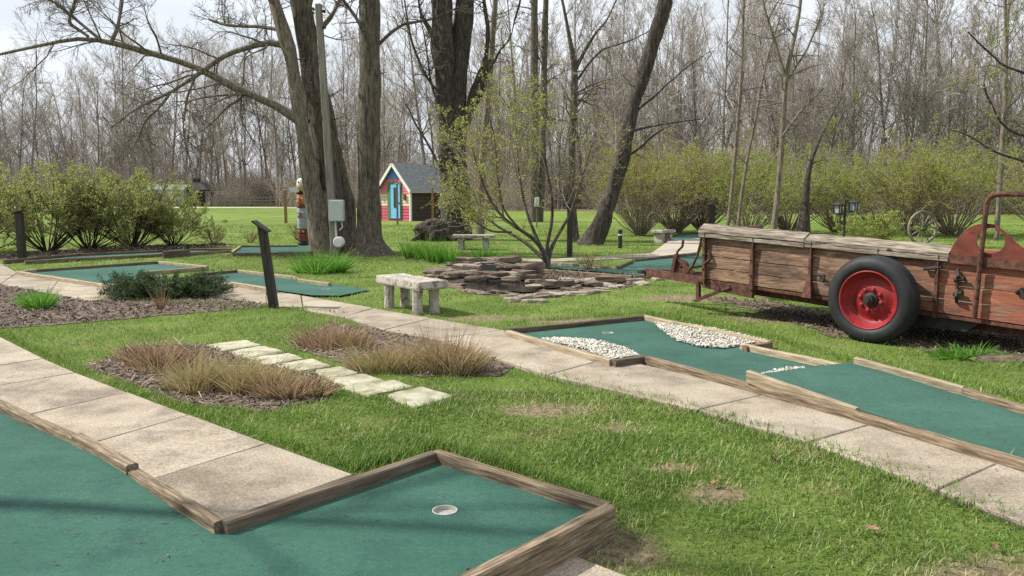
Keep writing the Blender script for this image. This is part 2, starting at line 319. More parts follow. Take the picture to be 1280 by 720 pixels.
class MB:
    """collects simple solids into one mesh"""
    def __init__(s): s.v = []; s.f = []
    def add(s, vs, fs):
        b = len(s.v); s.v += [tuple(v) for v in vs]; s.f += [tuple(i + b for i in f) for f in fs]; return s
    def box(s, c, size, rot=None):
        hx, hy, hz = size[0] / 2, size[1] / 2, size[2] / 2
        vs = [Vector((x, y, z)) for z in (-hz, hz) for x, y in ((-hx, -hy), (hx, -hy), (hx, hy), (-hx, hy))]
        if rot is not None: vs = [rot @ v for v in vs]
        return s.add([v + Vector(c) for v in vs], [(3, 2, 1, 0), (4, 5, 6, 7), (0, 1, 5, 4), (1, 2, 6, 5), (2, 3, 7, 6), (3, 0, 4, 7)])
    def bar(s, a, b, w, h, up=(0, 0, 1)):
        a, b = Vector(a), Vector(b); x = (b - a).normalized(); z = Vector(up); y = z.cross(x)
        if y.length < 1e-4: y = Vector((0, 1, 0)).cross(x)
        y.normalize(); z = x.cross(y)
        rot = Matrix((x, y, z)).transposed()
        return s.box((a + b) / 2, ((b - a).length, w, h), rot)
    def tube(s, pts, rad, n=8, cap=True):
        pts = [Vector(p) for p in pts]
        if not hasattr(rad, '__len__'): rad = [rad] * len(pts)
        vs, fs = [], []; prev = None
        for i, p in enumerate(pts):
            t = (pts[min(i + 1, len(pts) - 1)] - pts[max(i - 1, 0)]).normalized()
            ref = prev if prev is not None else (Vector((0, 0, 1)) if abs(t.z) < 0.9 else Vector((1, 0, 0)))
            a = (ref - t * ref.dot(t)).normalized(); b = t.cross(a); prev = a
            for k in range(n):
                q = 2 * math.pi * k / n; vs.append(p + (a * math.cos(q) + b * math.sin(q)) * rad[i])
        for i in range(len(pts) - 1):
            for k in range(n):
                k2 = (k + 1) % n; fs.append((i * n + k, i * n + k2, (i + 1) * n + k2, (i + 1) * n + k))
        if cap: fs.append(tuple(range(n - 1, -1, -1))); fs.append(tuple((len(pts) - 1) * n + k for k in range(n)))
        return s.add(vs, fs)
    def lathe(s, prof, n=24, axis='Z', c=(0, 0, 0)):
        vs, fs = [], []
        for r, h in prof:
            for k in range(n):
                q = 2 * math.pi * k / n; a, b = r * math.cos(q), r * math.sin(q)
                vs.append((a + c[0], b + c[1], h + c[2]) if axis == 'Z' else (a + c[0], h + c[1], b + c[2]))
        for i in range(len(prof) - 1):
            for k in range(n):
                k2 = (k + 1) % n; q = (i * n + k, i * n + k2, (i + 1) * n + k2, (i + 1) * n + k)
                fs.append(q if axis == 'Z' else q[::-1])
        return s.add(vs, fs)
    def prism(s, poly, z0, z1):
        n = len(poly)
        vs = [(x, y, z0) for x, y in poly] + [(x, y, z1) for x, y in poly]
        return s.add(vs, [tuple(range(n - 1, -1, -1)), tuple(range(n, 2 * n))] + [(i, (i + 1) % n, n + (i + 1) % n, n + i) for i in range(n)])
    def build(s, name, mat, parent=None, loc=None, rz=None, smooth=False, bevel=0.0):
        me = bpy.data.meshes.new(name); me.from_pydata(s.v, [], s.f); me.update()
        bm = bmesh.new(); bm.from_mesh(me); bmesh.ops.recalc_face_normals(bm, faces=bm.faces)
        if bevel:
            bmesh.ops.bevel(bm, geom=[e for e in bm.edges if e.is_manifold and e.calc_face_angle(0) > 0.6], offset=bevel, segments=1, affect='EDGES')
        bm.to_mesh(me); bm.free()
        return link(name, me, mat, parent, loc, rz, smooth)

def sheet(name, poly, mat, zf, step=0.3, parent=None):
    """a flat outline cut into a grid, its height from zf(x, y)"""
    bm = bmesh.new(); f = bm.faces.new([bm.verts.new((x, y, 0)) for x, y in poly])
    bmesh.ops.triangulate(bm, faces=[f])
    xs = [q[0] for q in poly]; ys = [q[1] for q in poly]
    for lo, hi, nrm in ((min(xs), max(xs), (1, 0, 0)), (min(ys), max(ys), (0, 1, 0))):
        k = lo + step
        while k < hi:
            co = (k, 0, 0) if nrm[0] else (0, k, 0)
            bmesh.ops.bisect_plane(bm, geom=bm.verts[:] + bm.edges[:] + bm.faces[:], plane_co=co, plane_no=nrm); k += step
    for v in bm.verts: v.co.z = zf(v.co.x, v.co.y)
    bmesh.ops.recalc_face_normals(bm, faces=bm.faces)
    for f in bm.faces:
        if f.normal.z < 0: f.normal_flip()
    me = bpy.data.meshes.new(name); bm.to_mesh(me); bm.free()
    return link(name, me, mat, parent, smooth=True)

# ------------------------------------------------------------------ branching helpers (arrays of polylines)
def norm(a): return a / np.maximum(np.linalg.norm(a, axis=-1, keepdims=True), 1e-9)
def resample(pts, rad, k):
    pts = np.array([tuple(p) for p in pts], float); rad = np.array(rad, float)
    s = np.concatenate([[0], np.cumsum(np.linalg.norm(np.diff(pts, axis=0), axis=1))]); s /= s[-1]
    u = np.linspace(0, 1, k)
    ps = np.stack([np.interp(u, s, pts[:, i]) for i in range(3)], 1)
    q = ps.copy(); q[1:-1] = 0.5 * ps[1:-1] + 0.25 * (ps[:-2] + ps[2:])
    return q, np.interp(u, s, rad)
def children(g, P, Rr, n, tr=(0.25, 0.98), ang=(30, 60), lf=0.45, rf=0.5, k=5, up=0.08, wob=0.12, rmin=0.003, lmin=0.0, fall=0.6):
    N, K = P.shape[:2]
    t = g.uniform(tr[0], tr[1], (N, n)); idx = np.repeat(np.arange(N), n); t = t.ravel()
    f = t * (K - 1); i0 = np.minimum(f.astype(int), K - 2); w = (f - i0)[:, None]
    base = P[idx, i0] * (1 - w) + P[idx, i0 + 1] * w
    tan = norm(P[idx, i0 + 1] - P[idx, i0])
    rb = Rr[idx, i0] * (1 - w[:, 0]) + Rr[idx, i0 + 1] * w[:, 0]
    L = np.linalg.norm(np.diff(P, axis=1), axis=2).sum(1)[idx]
    M = len(idx); rv = norm(g.normal(size=(M, 3))); perp = norm(rv - tan * (rv * tan).sum(1, keepdims=True))
    th = np.radians(g.uniform(ang[0], ang[1], M))[:, None]
    d = np.cos(th) * tan + np.sin(th) * perp
    ln = np.maximum(L * lf * (1 - fall * t) * g.uniform(0.6, 1.35, M), lmin)
    out = np.empty((M, k, 3)); out[:, 0] = base
    for j in range(1, k):
        d = norm(d + np.array([0, 0, up]) + g.normal(size=(M, 3)) * wob)
        out[:, j] = out[:, j - 1] + d * (ln / (k - 1))[:, None]
    r0 = np.maximum(rb * rf * g.uniform(0.7, 1.1, M), rmin)
    rr = np.maximum(r0[:, None] * np.linspace(1, 0.25, k)[None], rmin * 0.6)
    return out, rr
def tubes(sets):
    """sets: [(P, R, sides)] -> verts, quads"""
    V, F, b = [], [], 0
    for P, Rr, n in sets:
        if len(P) == 0: continue
        N, K = P.shape[:2]
        t = np.empty_like(P); t[:, 1:-1] = P[:, 2:] - P[:, :-2]; t[:, 0] = P[:, 1] - P[:, 0]; t[:, -1] = P[:, -1] - P[:, -2]
        t = norm(t); ref = np.where(np.abs(t[:, :1, 2:3]) < 0.8, np.array([[[0, 0, 1.0]]]), np.array([[[1.0, 0, 0]]]))
        ref = np.broadcast_to(ref, t.shape)
        a = norm(ref - t * (ref * t).sum(2, keepdims=True)); c = np.cross(t, a)
        q = np.arange(n) * 2 * math.pi / n
        v = P[:, :, None] + (a[:, :, None] * np.cos(q)[None, None, :, None] + c[:, :, None] * np.sin(q)[None, None, :, None]) * Rr[:, :, None, None]
        V.append(v.reshape(-1, 3))
        i = (np.arange(N)[:, None, None] * K + np.arange(K - 1)[None, :, None]) * n; kk = np.arange(n)[None, None, :]; k2 = (kk + 1) % n
        F.append((np.stack([i + kk, i + k2, i + n + k2, i + n + kk], -1) + b).reshape(-1, 4)); b += N * K * n
    return np.concatenate(V), np.concatenate(F)
def leaves(g, C, size, aspect=0.5, droop=0.0, upright=0.0):
    """one lozenge of two triangles for each centre"""
    M = len(C); d = norm(g.normal(size=(M, 3)) + np.array([0, 0, upright - droop])); rv = norm(g.normal(size=(M, 3)))
    s = norm(np.cross(d, rv)); L = (size * g.uniform(0.6, 1.4, M))[:, None]
    v = np.stack([C, C + d * L * 0.5 + s * L * aspect * 0.5, C + d * L, C + d * L * 0.5 - s * L * aspect * 0.5], 1).reshape(-1, 3)
    return v, np.arange(M * 4).reshape(M, 4)
def pick_on(g, P, m, tr=(0.2, 1.0)):
    N, K = P.shape[:2]; i = g.integers(0, N, m); f = g.uniform(tr[0], tr[1], m) * (K - 1); i0 = np.minimum(f.astype(int), K - 2); w = (f - i0)[:, None]
    return P[i, i0] * (1 - w) + P[i, i0 + 1] * w

# ================================================================== THE SETTING
EXCL = []                                  # outlines where no grass grows
SPARSE = []                                # worn spots (x, y, rx, ry)

def axis(lo, hi, flo, fhi, step):
    a = list(np.geomspace(1, max(2, flo - lo), 22)); b = list(np.geomspace(1, max(2, hi - fhi), 22))
    return np.array(sorted([flo - q + 1 - step for q in a[::-1]]) + list(np.arange(flo, fhi, step)) + [fhi + q - 1 + step for q in b])
xs, ys = axis(-900, 900, -7, 8, 0.14), axis(-300, 1400, 1.5, 14, 0.14)
XX, YY = np.meshgrid(xs, ys); ZZ = ground_z(XX, YY) * np.clip((60 - np.hypot(XX, YY)) / 20, 0, 1)
nx, ny = len(xs), len(ys); ii = (np.arange(ny - 1)[:, None] * nx + np.arange(nx - 1)[None]).reshape(-1)
WORN = [(900, 612, .22, .10), (845, 585, .16, .08), (690, 512, .4, .2), (770, 535, .16, .12), (776, 668, .20, .20), (600, 398, .4, .2), (700, 400, .6, .2), (1230, 712, .3, .15), (1000, 399, .9, .4), (860, 372, .7, .4)]
WW = [(G(a, b).x, G(a, b).y, rx, ry) for a, b, rx, ry in WORN]
def worn_at(x, y):
    w = np.zeros(np.shape(x))
    for cx, cy, rx, ry in WW:
        q = ((x - cx) / rx) ** 2 + ((y - cy) / ry) ** 2; w = np.maximum(w, np.exp(-q * 0.9))
    return w
ground_mesh = np_mesh('ground', np.stack([XX, YY, ZZ], -1).reshape(-1, 3), np.stack([ii, ii + 1, ii + nx + 1, ii + nx], 1))
ground_mesh.attributes.new('worn', 'FLOAT', 'POINT').data.foreach_set('value', worn_at(XX, YY).ravel().astype(np.float32))
ground = link('ground', ground_mesh, 'lawn', smooth=True)
#'ground', np.stack([XX, YY, ZZ], -1).reshape(-1, 3), np.stack([ii, ii + 1, ii + nx + 1, ii + nx], 1)), 'lawn', smooth=True)
tag(ground, 'green lawn with worn straw patches', None, kind='structure')

def shrink(q, d):
    c = Vector((sum(p[0] for p in q) / len(q), sum(p[1] for p in q) / len(q)))
    return [tuple(Vector(p) + (c - Vector(p)).normalized() * d) for p in q]
def slab_path(name, far, near, z, label, thick=0.10):
    base = [(p.x, p.y) for p in [G(a, b, z) for a, b in far] + [G(a, b, z) for a, b in near[::-1]]]
    EXCL.append(base)
    o = MB().prism(shrink(base, 0.03), -0.06, z - 0.022).build(name, 'concrete_base')
    tag(o, label, kind='structure')
    for i in range(len(far) - 1):
        q = [G(*far[i], z), G(*far[i + 1], z), G(*near[i + 1], z), G(*near[i], z)]
        q = shrink([(p.x, p.y) for p in q], 0.008)
        m = MB(); n = 4
        tilt = [rnd.uniform(-0.004, 0.004) for _ in range(4)]
        vs = [(x, y, -0.05) for x, y in q] + [(x, y, z + t) for (x, y), t in zip(q, tilt)]
        m.add(vs, [(3, 2, 1, 0), (4, 5, 6, 7)] + [(k, (k + 1) % 4, 4 + (k + 1) % 4, 4 + k) for k in range(4)])
        m.build('slab', 'concrete', o, bevel=0.006)
    return o
slab_path('concrete_path', [(-150, 352), (-60, 395), (0, 421), (55, 448), (95, 465), (160, 490), (237, 518), (335, 553), (443, 592)],
          [(-420, 425), (-190, 432), (-130, 446), (-75, 468), (-38, 488), (38, 517), (112, 555), (188, 599), (279, 652)], 0.05,
          'concrete slab path running past the large green with the cup')
slab_path('concrete_path', [(377, 369), (467, 385), (540, 398), (627, 412), (765, 446), (960, 492), (1100, 527), (1265, 571), (1420, 611), (1600, 657)],
          [(380, 387), (430, 396), (480, 412), (545, 424), (685, 468), (872, 512), (1010, 552), (1172, 612), (1300, 660), (1420, 716)], 0.03,
          'concrete slab path along the green with two pebble beds')
slab_path('concrete_path', [(-90, 308), (0, 329), (22, 341), (75, 349), (140, 358), (215, 353), (290, 355), (333, 363), (376, 369)],
          [(-170, 326), (-60, 346), (0, 355), (60, 366), (115, 376), (190, 370), (268, 370), (333, 380), (379, 387)], 0.02,
          'concrete slab path between the bark mulch bed and small greens')
slab_path('concrete_path', [(232, 315.6), (260, 315.0), (290, 314.4)], [(226, 318.2), (258, 317.6), (289, 316.6)], 0.02, 'short pale slab path beside the low hump in the far green')
slab_path('concrete_path', [(633, 322), (680, 324), (735, 321), (790, 318), (815, 316)], [(633, 324.5), (682, 327), (737, 325), (792, 322), (822, 320)], 0.02, 'narrow slab path beyond the rock waterfall')
slab_path('concrete_path', [(690, 686), (800, 728)], [(575, 735), (680, 800)], -0.055, 'sunken concrete slab outside the front corner of the large green')

# mulch, bare soil
def bed(name, px, mat, label, seed, z=0.008, amp=0.05, kind='structure'):
    poly = rough_poly(g2(px), 0.2, amp, seed); EXCL.append(poly)
    return tag(sheet(name, poly, mat, lambda x, y: gz(x, y) + z, 0.3), label, kind=kind), poly
bed1, poly_m1 = bed('mulch_bed', [(-60, 345), (0, 356), (60, 367), (115, 376.5), (190, 371), (268, 371), (335, 381), (325, 385), (200, 394), (100, 404), (0, 412), (-140, 416)], 'mulch', 'bark mulch bed round the low juniper', 1)
bed2, poly_m2 = bed('mulch_bed', [(108, 462), (160, 436), (255, 432), (330, 452), (425, 484), (415, 502), (330, 517), (270, 510), (195, 496)], 'mulch', 'bark mulch bed under the dry clumps left of the pale stepping stones', 2)
bed3, poly_m3 = bed('mulch_bed', [(360, 432), (410, 404), (480, 413), (560, 430), (640, 458), (625, 470), (530, 472), (440, 456)], 'mulch', 'bark mulch bed under the dry clumps between stepping stones and path', 3)
bed4, poly_m4 = bed('mulch_bed', [(640, 334), (700, 333), (790, 345), (805, 350), (780, 362), (690, 352), (640, 345)], 'mulch', 'mulch bed round the small budding tree', 4)
bed5, poly_m5 = bed('mulch_bed', [(-120, 322), (0, 318), (150, 308), (290, 305), (290, 309), (215, 313), (60, 321), (-60, 330)], 'mulch', 'dark mulch strip under the row of hedge shrubs', 5)
wagon_dirt, poly_w = bed('bare_soil', [(880, 373), (960, 376), (1040, 392), (1120, 400), (1200, 408), (1330, 430), (1330, 462), (1180, 440), (1050, 422), (960, 394)], 'dirt', 'bare soil under the old wagon', 6, amp=0.12)
EXCL.remove(poly_w)
def edge_depth(s):                          # how far the wood begins, by direction
    return float(np.interp(s, [-1.2, -0.64, -0.3, -0.1, 0.15, 0.4, 0.7, 1.2], [120, 112, 100, 82, 70, 64, 60, 58]))
front = [(s * edge_depth(s) + 0, edge_depth(s) + rnd.uniform(-1.5, 1.5)) for s in np.linspace(-1.15, 1.15, 40)]
floor_poly = front + [(s * 330, 330) for s in np.linspace(1.1, -1.1, 8)]
tag(sheet('woodland_floor', floor_poly, 'litter', lambda x, y: 0.03, 60), 'brown leaf litter under the bare wood', kind='structure')
tag(sheet('gravel_road', [(-90, 92), (-60, 91), (-30, 88), (-21, 86), (-20.5, 89), (-30, 92), (-60, 95.5), (-90, 97)], 'road_gravel', lambda x, y: 0.03, 30), 'pale gravel road across the far lawn', kind='structure')

# ================================================================== GOLF HOLES
def board(p0, p1, zt, parent, w=0.065, h=0.14, mat='timber', z1=None):
    """a squared timber from p0 to p1 (ground-plan points), its top at zt"""
    a, b = Vector((p0[0], p0[1], 0)), Vector((p1[0], p1[1], 0)); L = (b - a).length
    z1 = zt if z1 is None else z1
    n = max(2, int(L / 0.35)); m = MB(); vs, fs = [], []
    for i in range(n + 1):
        x = L * i / n; j = rnd.uniform(-0.004, 0.004); t = zt + (z1 - zt) * i / n + rnd.uniform(-0.004, 0.004); c = 0.008
        vs += [(x, -w / 2 + j, t - h), (x, w / 2 + j, t - h), (x, w / 2 + j, t - c), (x, w / 2 - c + j, t), (x, -w / 2 + c + j, t), (x, -w / 2 + j, t - c)]
    for i in range(n):
        for k in range(6): fs.append((i * 6 + k, i * 6 + (k + 1) % 6, i * 6 + 6 + (k + 1) % 6, i * 6 + 6 + k))
    fs += [tuple(range(5, -1, -1)), tuple(n * 6 + k for k in range(6))]
    m.add(vs, fs)
    return m.build('board', mat, parent, loc=(a.x, a.y, 0), rz=math.atan2(b.y - a.y, b.x - a.x))
def cup(px, py, z, parent, r=0.056):
    c = G(px, py, z)
    o = MB().lathe([(r * 1.06, 0.0), (r * 1.06, 0.003), (r * 0.97, 0.003), (r * 0.95, -0.027)], 28).build('cup', 'cup_white', parent, loc=(c.x, c.y, z))
    MB().lathe([(r * 0.96, -0.018), (r * 0.5, -0.02), (0.001, -0.02)], 28).build('cup_floor', 'cup_white', o)
    return o
def keyhole(poly, c, r, n=20):
    i = min(range(len(poly)), key=lambda k: (poly[k][0] - c.x) ** 2 + (poly[k][1] - c.y) ** 2); a0 = math.atan2(poly[i][1] - c.y, poly[i][0] - c.x)
    area = sum(poly[k][0] * poly[(k + 1) % len(poly)][1] - poly[(k + 1) % len(poly)][0] * poly[k][1] for k in range(len(poly)))
    sg = -1 if area > 0 else 1
    ring = [(c.x + r * math.cos(a0 + sg * 2 * math.pi * (k + 0.02) / (n + 0.04)), c.y + r * math.sin(a0 + sg * 2 * math.pi * (k + 0.02) / (n + 0.04))) for k in range(n + 1)]
    q = Vector(poly[i]); t = Vector((-(q.y - c.y), q.x - c.x)).normalized() * 0.0008 * sg
    return poly[:i] + [(q.x + t.x, q.y + t.y)] + ring + [(q.x - t.x, q.y - t.y)] + poly[i + 1:]
def golf_hole(label, turf_px, boards_px, z=0.03, zt=0.085, zf=None, cups=(), step=0.4, w=0.065):
    poly = [(G(a, b, z).x, G(a, b, z).y) for a, b in turf_px]; EXCL.append(list(poly))
    for c in cups: poly = keyhole(poly, G(*c, z), 0.056)
    cx = sum(q[0] for q in poly) / len(poly); cy = sum(q[1] for q in poly) / len(poly)
    root = tag(empty('golf_hole'), label, 'golf hole', 'greens of the miniature golf course')
    sheet('turf', poly, 'turf', zf or (lambda x, y: z), step, root)
    for bd in boards_px:
        (a, b), (c, d), *rest = bd; opt = rest[0] if rest else {}
        t0 = opt.get('z', zt); t1 = opt.get('z1', t0)
        p, q = G(a, b, t0), G(c, d, t1)
        board((p.x, p.y), (q.x, q.y), t0, root, opt.get('w', w), opt.get('h', 0.14), opt.get('mat', 'timber'), t1)
    for c in cups: cup(*c, z, root)
    return root

hb = G(140, 585, 0.03)
def z_green(x, y):
    return 0.03 + 0.035 * math.exp(-((x - hb.x) ** 2 + (y - hb.y) ** 2) / 0.30) + 0.006 * math.sin(x * 2.1) * math.sin(y * 1.7)
h1 = golf_hole('large green carpet with a white cup inside an angled timber border',
    [(-260, 432), (-40, 490), (100, 553), (167, 592), (277, 660), (545, 570), (762, 634), (430, 800), (-100, 900), (-700, 800), (-700, 500)],
    [((-260, 424), (-40, 484), {'z': 0.08}), ((-41, 484), (100, 547), {'z': 0.08}), ((96, 541), (166, 579), {'z': 0.115}), ((166, 585), (276, 650)),
     ((279, 651), (543, 564), {'mat': 'timber_dark', 'z': 0.086}), ((546, 563), (760, 629), {'h': 0.2}), ((762, 631), (420, 800), {'h': 0.26, 'z': 0.088})],
    zf=z_green, cups=[(556, 638)], step=0.22)
h2 = golf_hole('long green with two white pebble beds beside the wagon',
    [(633, 414), (805, 396), (965, 429), (930, 433), (1058, 459), (935, 478), (809, 449), (768, 455)],
    [((633, 411), (804, 394), {'mat': 'timber_dark'}), ((806, 394), (962, 426), {'mat': 'timber_pale'}), ((963, 427), (931, 432), {'w': 0.06}), ((928, 429.5), (1056, 456), {'mat': 'timber_pale'}),
     ((635, 413), (765, 449), {'mat': 'timber_pale'}), ((767, 450), (806, 444), {'mat': 'timber_dark'}), ((809, 445), (1072, 515), {'mat': 'timber'}), ((1073, 515), (1300, 581), {'mat': 'timber'}), ((1301, 581), (1480, 633)),
     ((936, 463), (1072, 510), {'z': 0.185, 'z1': 0.095, 'h': 0.09, 'w': 0.05, 'mat': 'timber_pale'}), ((1069, 446), (1205, 483), {'z': 0.185, 'z1': 0.095, 'h': 0.14, 'w': 0.05, 'mat': 'timber_pale'}),
     ((1207, 485), (1420, 549), {'mat': 'timber'})], cups=[(760, 416)])
# the ramp of the second part of that hole
A, B = G(944, 468, 0.135), G(1067, 452, 0.135); C_, E_ = G(1075, 513, 0.036), G(1206, 489, 0.036); F_, H_ = G(1480, 634, 0.03), G(1420, 551, 0.03)
EXCL.append([(v.x, v.y) for v in (A, C_, F_, H_, E_, B)])
vs, fs = [], []
prof = [(A, B, 0.0)] + [(A.lerp(C_, t), B.lerp(E_, t), 0.02 * math.sin(t * math.pi)) for t in (0.2, 0.4, 0.6, 0.8)] + [(C_, E_, 0), (F_, H_, 0)]
for a, b, lift in prof:
    for k in range(5):
        q = a.lerp(b, k / 4); vs.append((q.x, q.y, q.z + lift * 0.5))
for i in range(len(prof) - 1):
    for k in range(4): fs.append((i * 5 + k, i * 5 + k + 1, i * 5 + 6 + k, i * 5 + 5 + k))
nv = len(vs); vs += [(v[0], v[1], 0.0) for v in vs[:5]]; fs += [(k, nv + k, nv + k + 1, k + 1) for k in range(4)]
MB().add(vs, fs).build('ramp_turf', 'turf', h2, smooth=False)
a, b = G(940, 475, 0.04), G(1050, 457, 0.04)
MB().bar(a, b, 0.1, 0.03).build('trough_shade_bar', 'black_iron', h2)  # dark bar stands in for the shaded gap at the ramp's lip

golf_hole('plain small green nearest the bark mulch bed',
    [(28, 340), (45, 338), (198, 327.5), (258, 333), (172, 340), (215, 349), (138, 357)],
    [((22, 339), (138, 356), {'mat': 'timber_pale'}), ((24, 339), (44, 336.5), {'mat': 'timber_pale'}), ((46, 336.5), (197, 326.5), {'mat': 'timber_dark'}), ((199, 326.5), (259, 332.3), {'mat': 'timber_pale'}), ((258, 333), (176, 339.5), {'mat': 'timber_pale'}), ((139, 355.8), (214, 348), {'mat': 'timber_pale'})], z=0.03, cups=[(176, 333)])
golf_hole('small green running behind the leaning dark number post',
    [(255, 344), (265, 340), (297, 338.5), (333, 342), (367, 347), (413, 355), (463, 362), (425, 369.5), (390, 369), (290, 355.5), (262, 349)],
    [((253, 341), (296, 337), {'mat': 'timber_dark'}), ((298, 337), (366, 345), {'mat': 'timber_pale'}), ((367, 345), (372, 348)), ((373, 348), (412, 353.5), {'mat': 'timber_pale'}), ((262, 350), (289, 354.5), {'mat': 'timber_pale'}), ((290, 352), (345, 361), {'mat': 'timber_pale'})], z=0.03, cups=[(407, 361.5)])
golf_hole('long narrow far green along the hedge shrubs',
    [(20, 324), (98, 318.4), (202, 314.0), (233, 311.6), (262, 310.5), (290, 312), (232, 315.6), (205, 317.0), (100, 322.6), (31, 326)],
    [((5, 325), (98, 317.2), {'mat': 'timber_dark'}), ((99, 317.2), (203, 312.6), {'mat': 'timber_dark'}), ((204, 314.5), (236, 312.0), {'z': 0.16, 'mat': 'timber_dark', 'h': 0.2}), ((238, 310.6), (288, 310.6), {'mat': 'timber_dark'}), ((31, 325.6), (204, 316.8), {'mat': 'timber'}), ((206, 316.8), (290, 312.8), {'mat': 'timber'})], z=0.03)
golf_hole('far green at the foot of the totem pole',
    [(291, 313), (300, 308), (390, 307), (398, 315), (350, 316), (292, 316.5)],
    [((290, 314.5), (300, 307.2), {'mat': 'timber_pale'}), ((301, 307), (372, 306.3), {'mat': 'timber_dark'}), ((291, 316), (344, 315.6), {'mat': 'timber_dark'}), ((346, 315), (392, 314), {'mat': 'timber_dark', 'z': 0.12})], z=0.04)
golf_hole('narrow green between the small budding tree and leaning trunk',
    [(630, 325.5), (682, 327.5), (727, 329), (772, 333), (782, 329), (806, 322), (875, 318), (885, 330), (820, 343), (790, 343), (720, 337), (650, 333)],
    [((630, 324.5), (680, 327)), ((682, 327), (770, 333.5), {'mat': 'timber_pale'}), ((772, 333), (790, 325), {'mat': 'timber_dark'}), ((792, 324), (872, 316), {'mat': 'timber_dark'}), ((650, 334), (790, 344.5)), ((792, 344.5), (838, 339), {'mat': 'timber'})], z=0.03)
golf_hole('green behind the far right stone bench and plank ramp', [(835, 296), (850, 292.5), (900, 291), (905, 298), (845, 301)],
    [((833, 296.5), (849, 291.5), {'mat': 'timber_dark'}), ((850, 291.3), (905, 289.5), {'mat': 'timber_dark'})], z=0.03)
# plank ramp between those two greens
rr = tag(empty('plank_ramp'), 'grey plank ramp between two far greens by the wagon drawbar', 'ramp')
pa, pb, pc, pd = G(836, 301, 0.08), G(880, 297, 0.08), G(872, 315, 0.04), G(806, 322, 0.04)
for i in range(6):
    t0, t1 = i / 6 + 0.004, (i + 1) / 6 - 0.004
    q = [pa.lerp(pd, t0), pb.lerp(pc, t0), pb.lerp(pc, t1), pa.lerp(pd, t1)]
    MB().add([(v.x, v.y, v.z - 0.05) for v in q] + [tuple(v) for v in q], [(3, 2, 1, 0), (4, 5, 6, 7)] + [(k, (k + 1) % 4, 4 + (k + 1) % 4, 4 + k) for k in range(4)]).build('plank', 'wood_light', rr)
EXCL.append([(v.x, v.y) for v in (pa, pb, pc, pd)])

# white pebbles in the two beds and in the trough
octv = np.array([[1, 0, 0], [-1, 0, 0], [0, 1, 0], [0, -1, 0], [0, 0, 1], [0, 0, -1]], float)
octf = np.array([[0, 2, 4], [2, 1, 4], [1, 3, 4], [3, 0, 4], [2, 0, 5], [1, 2, 5], [3, 1, 5], [0, 3, 5]])
def pebbles(px, n, z, seed, size=(0.008, 0.017), heap=0.035):
    g = np.random.default_rng(seed); poly = g2(px, z); P = np.array(poly); lo, hi = P.min(0), P.max(0)
    q = g.uniform(lo, hi, (n * 6, 2)); q = q[in_poly(q[:, 0], q[:, 1], poly)][:n]; n = len(q)
    s = g.uniform(*size, n)[:, None, None] * g.uniform(0.6, 1.3, (n, 1, 3)) * np.array([1, 1, 0.7])
    a = g.uniform(0, 6.28, n); ca, sa = np.cos(a)[:, None], np.sin(a)[:, None]
    v = octv[None] * s + g.normal(size=(n, 6, 3)) * 0.002
    v = np.stack([v[..., 0] * ca - v[..., 1] * sa, v[..., 0] * sa + v[..., 1] * ca, v[..., 2]], -1)
    c = P.mean(0); d = np.linalg.norm((q - c) / (hi - lo), axis=1)
    zz = z + g.uniform(0.0, 1.0, n) * heap * np.clip(1.2 - 1.6 * d, 0.25, 1) + 0.005
    v += np.concatenate([q, zz[:, None]], 1)[:, None]
    f = octf[None] + (np.arange(n) * 6)[:, None, None]
    me = np_mesh('pebbles', v.reshape(-1, 3), f.reshape(-1, 3), np.repeat(np.clip(g.normal(0.52, 0.24, n), 0, 1), 8))
    return link('pebbles', me, 'pebble', h2)
for px, n, sd in (([(676, 424), (700, 423), (735, 427), (765, 433), (790, 440), (800, 445), (768, 450), (720, 437)], 3400, 1),
                  ([(818, 404), (828, 402), (900, 414), (958, 426), (932, 432), (905, 436), (876, 434.5), (845, 426), (826, 413)], 5200, 2),
                  ([(944, 471), (1005, 460), (1006, 463), (955, 474)], 350, 3)):
    tag(pebbles(px, n, 0.034, sd), kind='stuff')

# ================================================================== STONE WORK
def lump(poly_pts, h, g, jitter=0.12, under=0.0):
    """an irregular flat stone: outline points (local), thickness h"""
    n = len(poly_pts); vs = []
    for z, s in ((-under, 0.96), (h * 0.35, 1.0), (h * 0.8, 0.97), (h, 0.86)):
        for x, y in poly_pts:
            vs.append((x * s + g.uniform(-1, 1) * jitter * 0.12, y * s + g.uniform(-1, 1) * jitter * 0.12, z + (g.uniform(-0.12, 0.12) * h if z > h * 0.3 else 0)))
    fs = [tuple(range(n - 1, -1, -1)), tuple(3 * n + k for k in range(n))]
    for r in range(3):
        for k in range(n): fs.append((r * n + k, r * n + (k + 1) % n, (r + 1) * n + (k + 1) % n, (r + 1) * n + k))
    return vs, fs
SS = [[(258, 429), (307, 423), (326, 429), (277, 436)], [(286, 437), (330, 430), (353, 436), (311, 444)], [(313, 445), (362, 439), (378, 445), (336, 453)],
      [(345, 453), (391, 446), (414, 455), (374, 461)], [(395, 461), (425, 456), (448, 464), (412, 471)], [(410, 472), (454, 466), (480, 474), (438, 481)],
      [(429, 482), (492, 474), (515, 482), (459, 493)], [(484, 492), (528, 482), (566, 493), (516, 507)]]
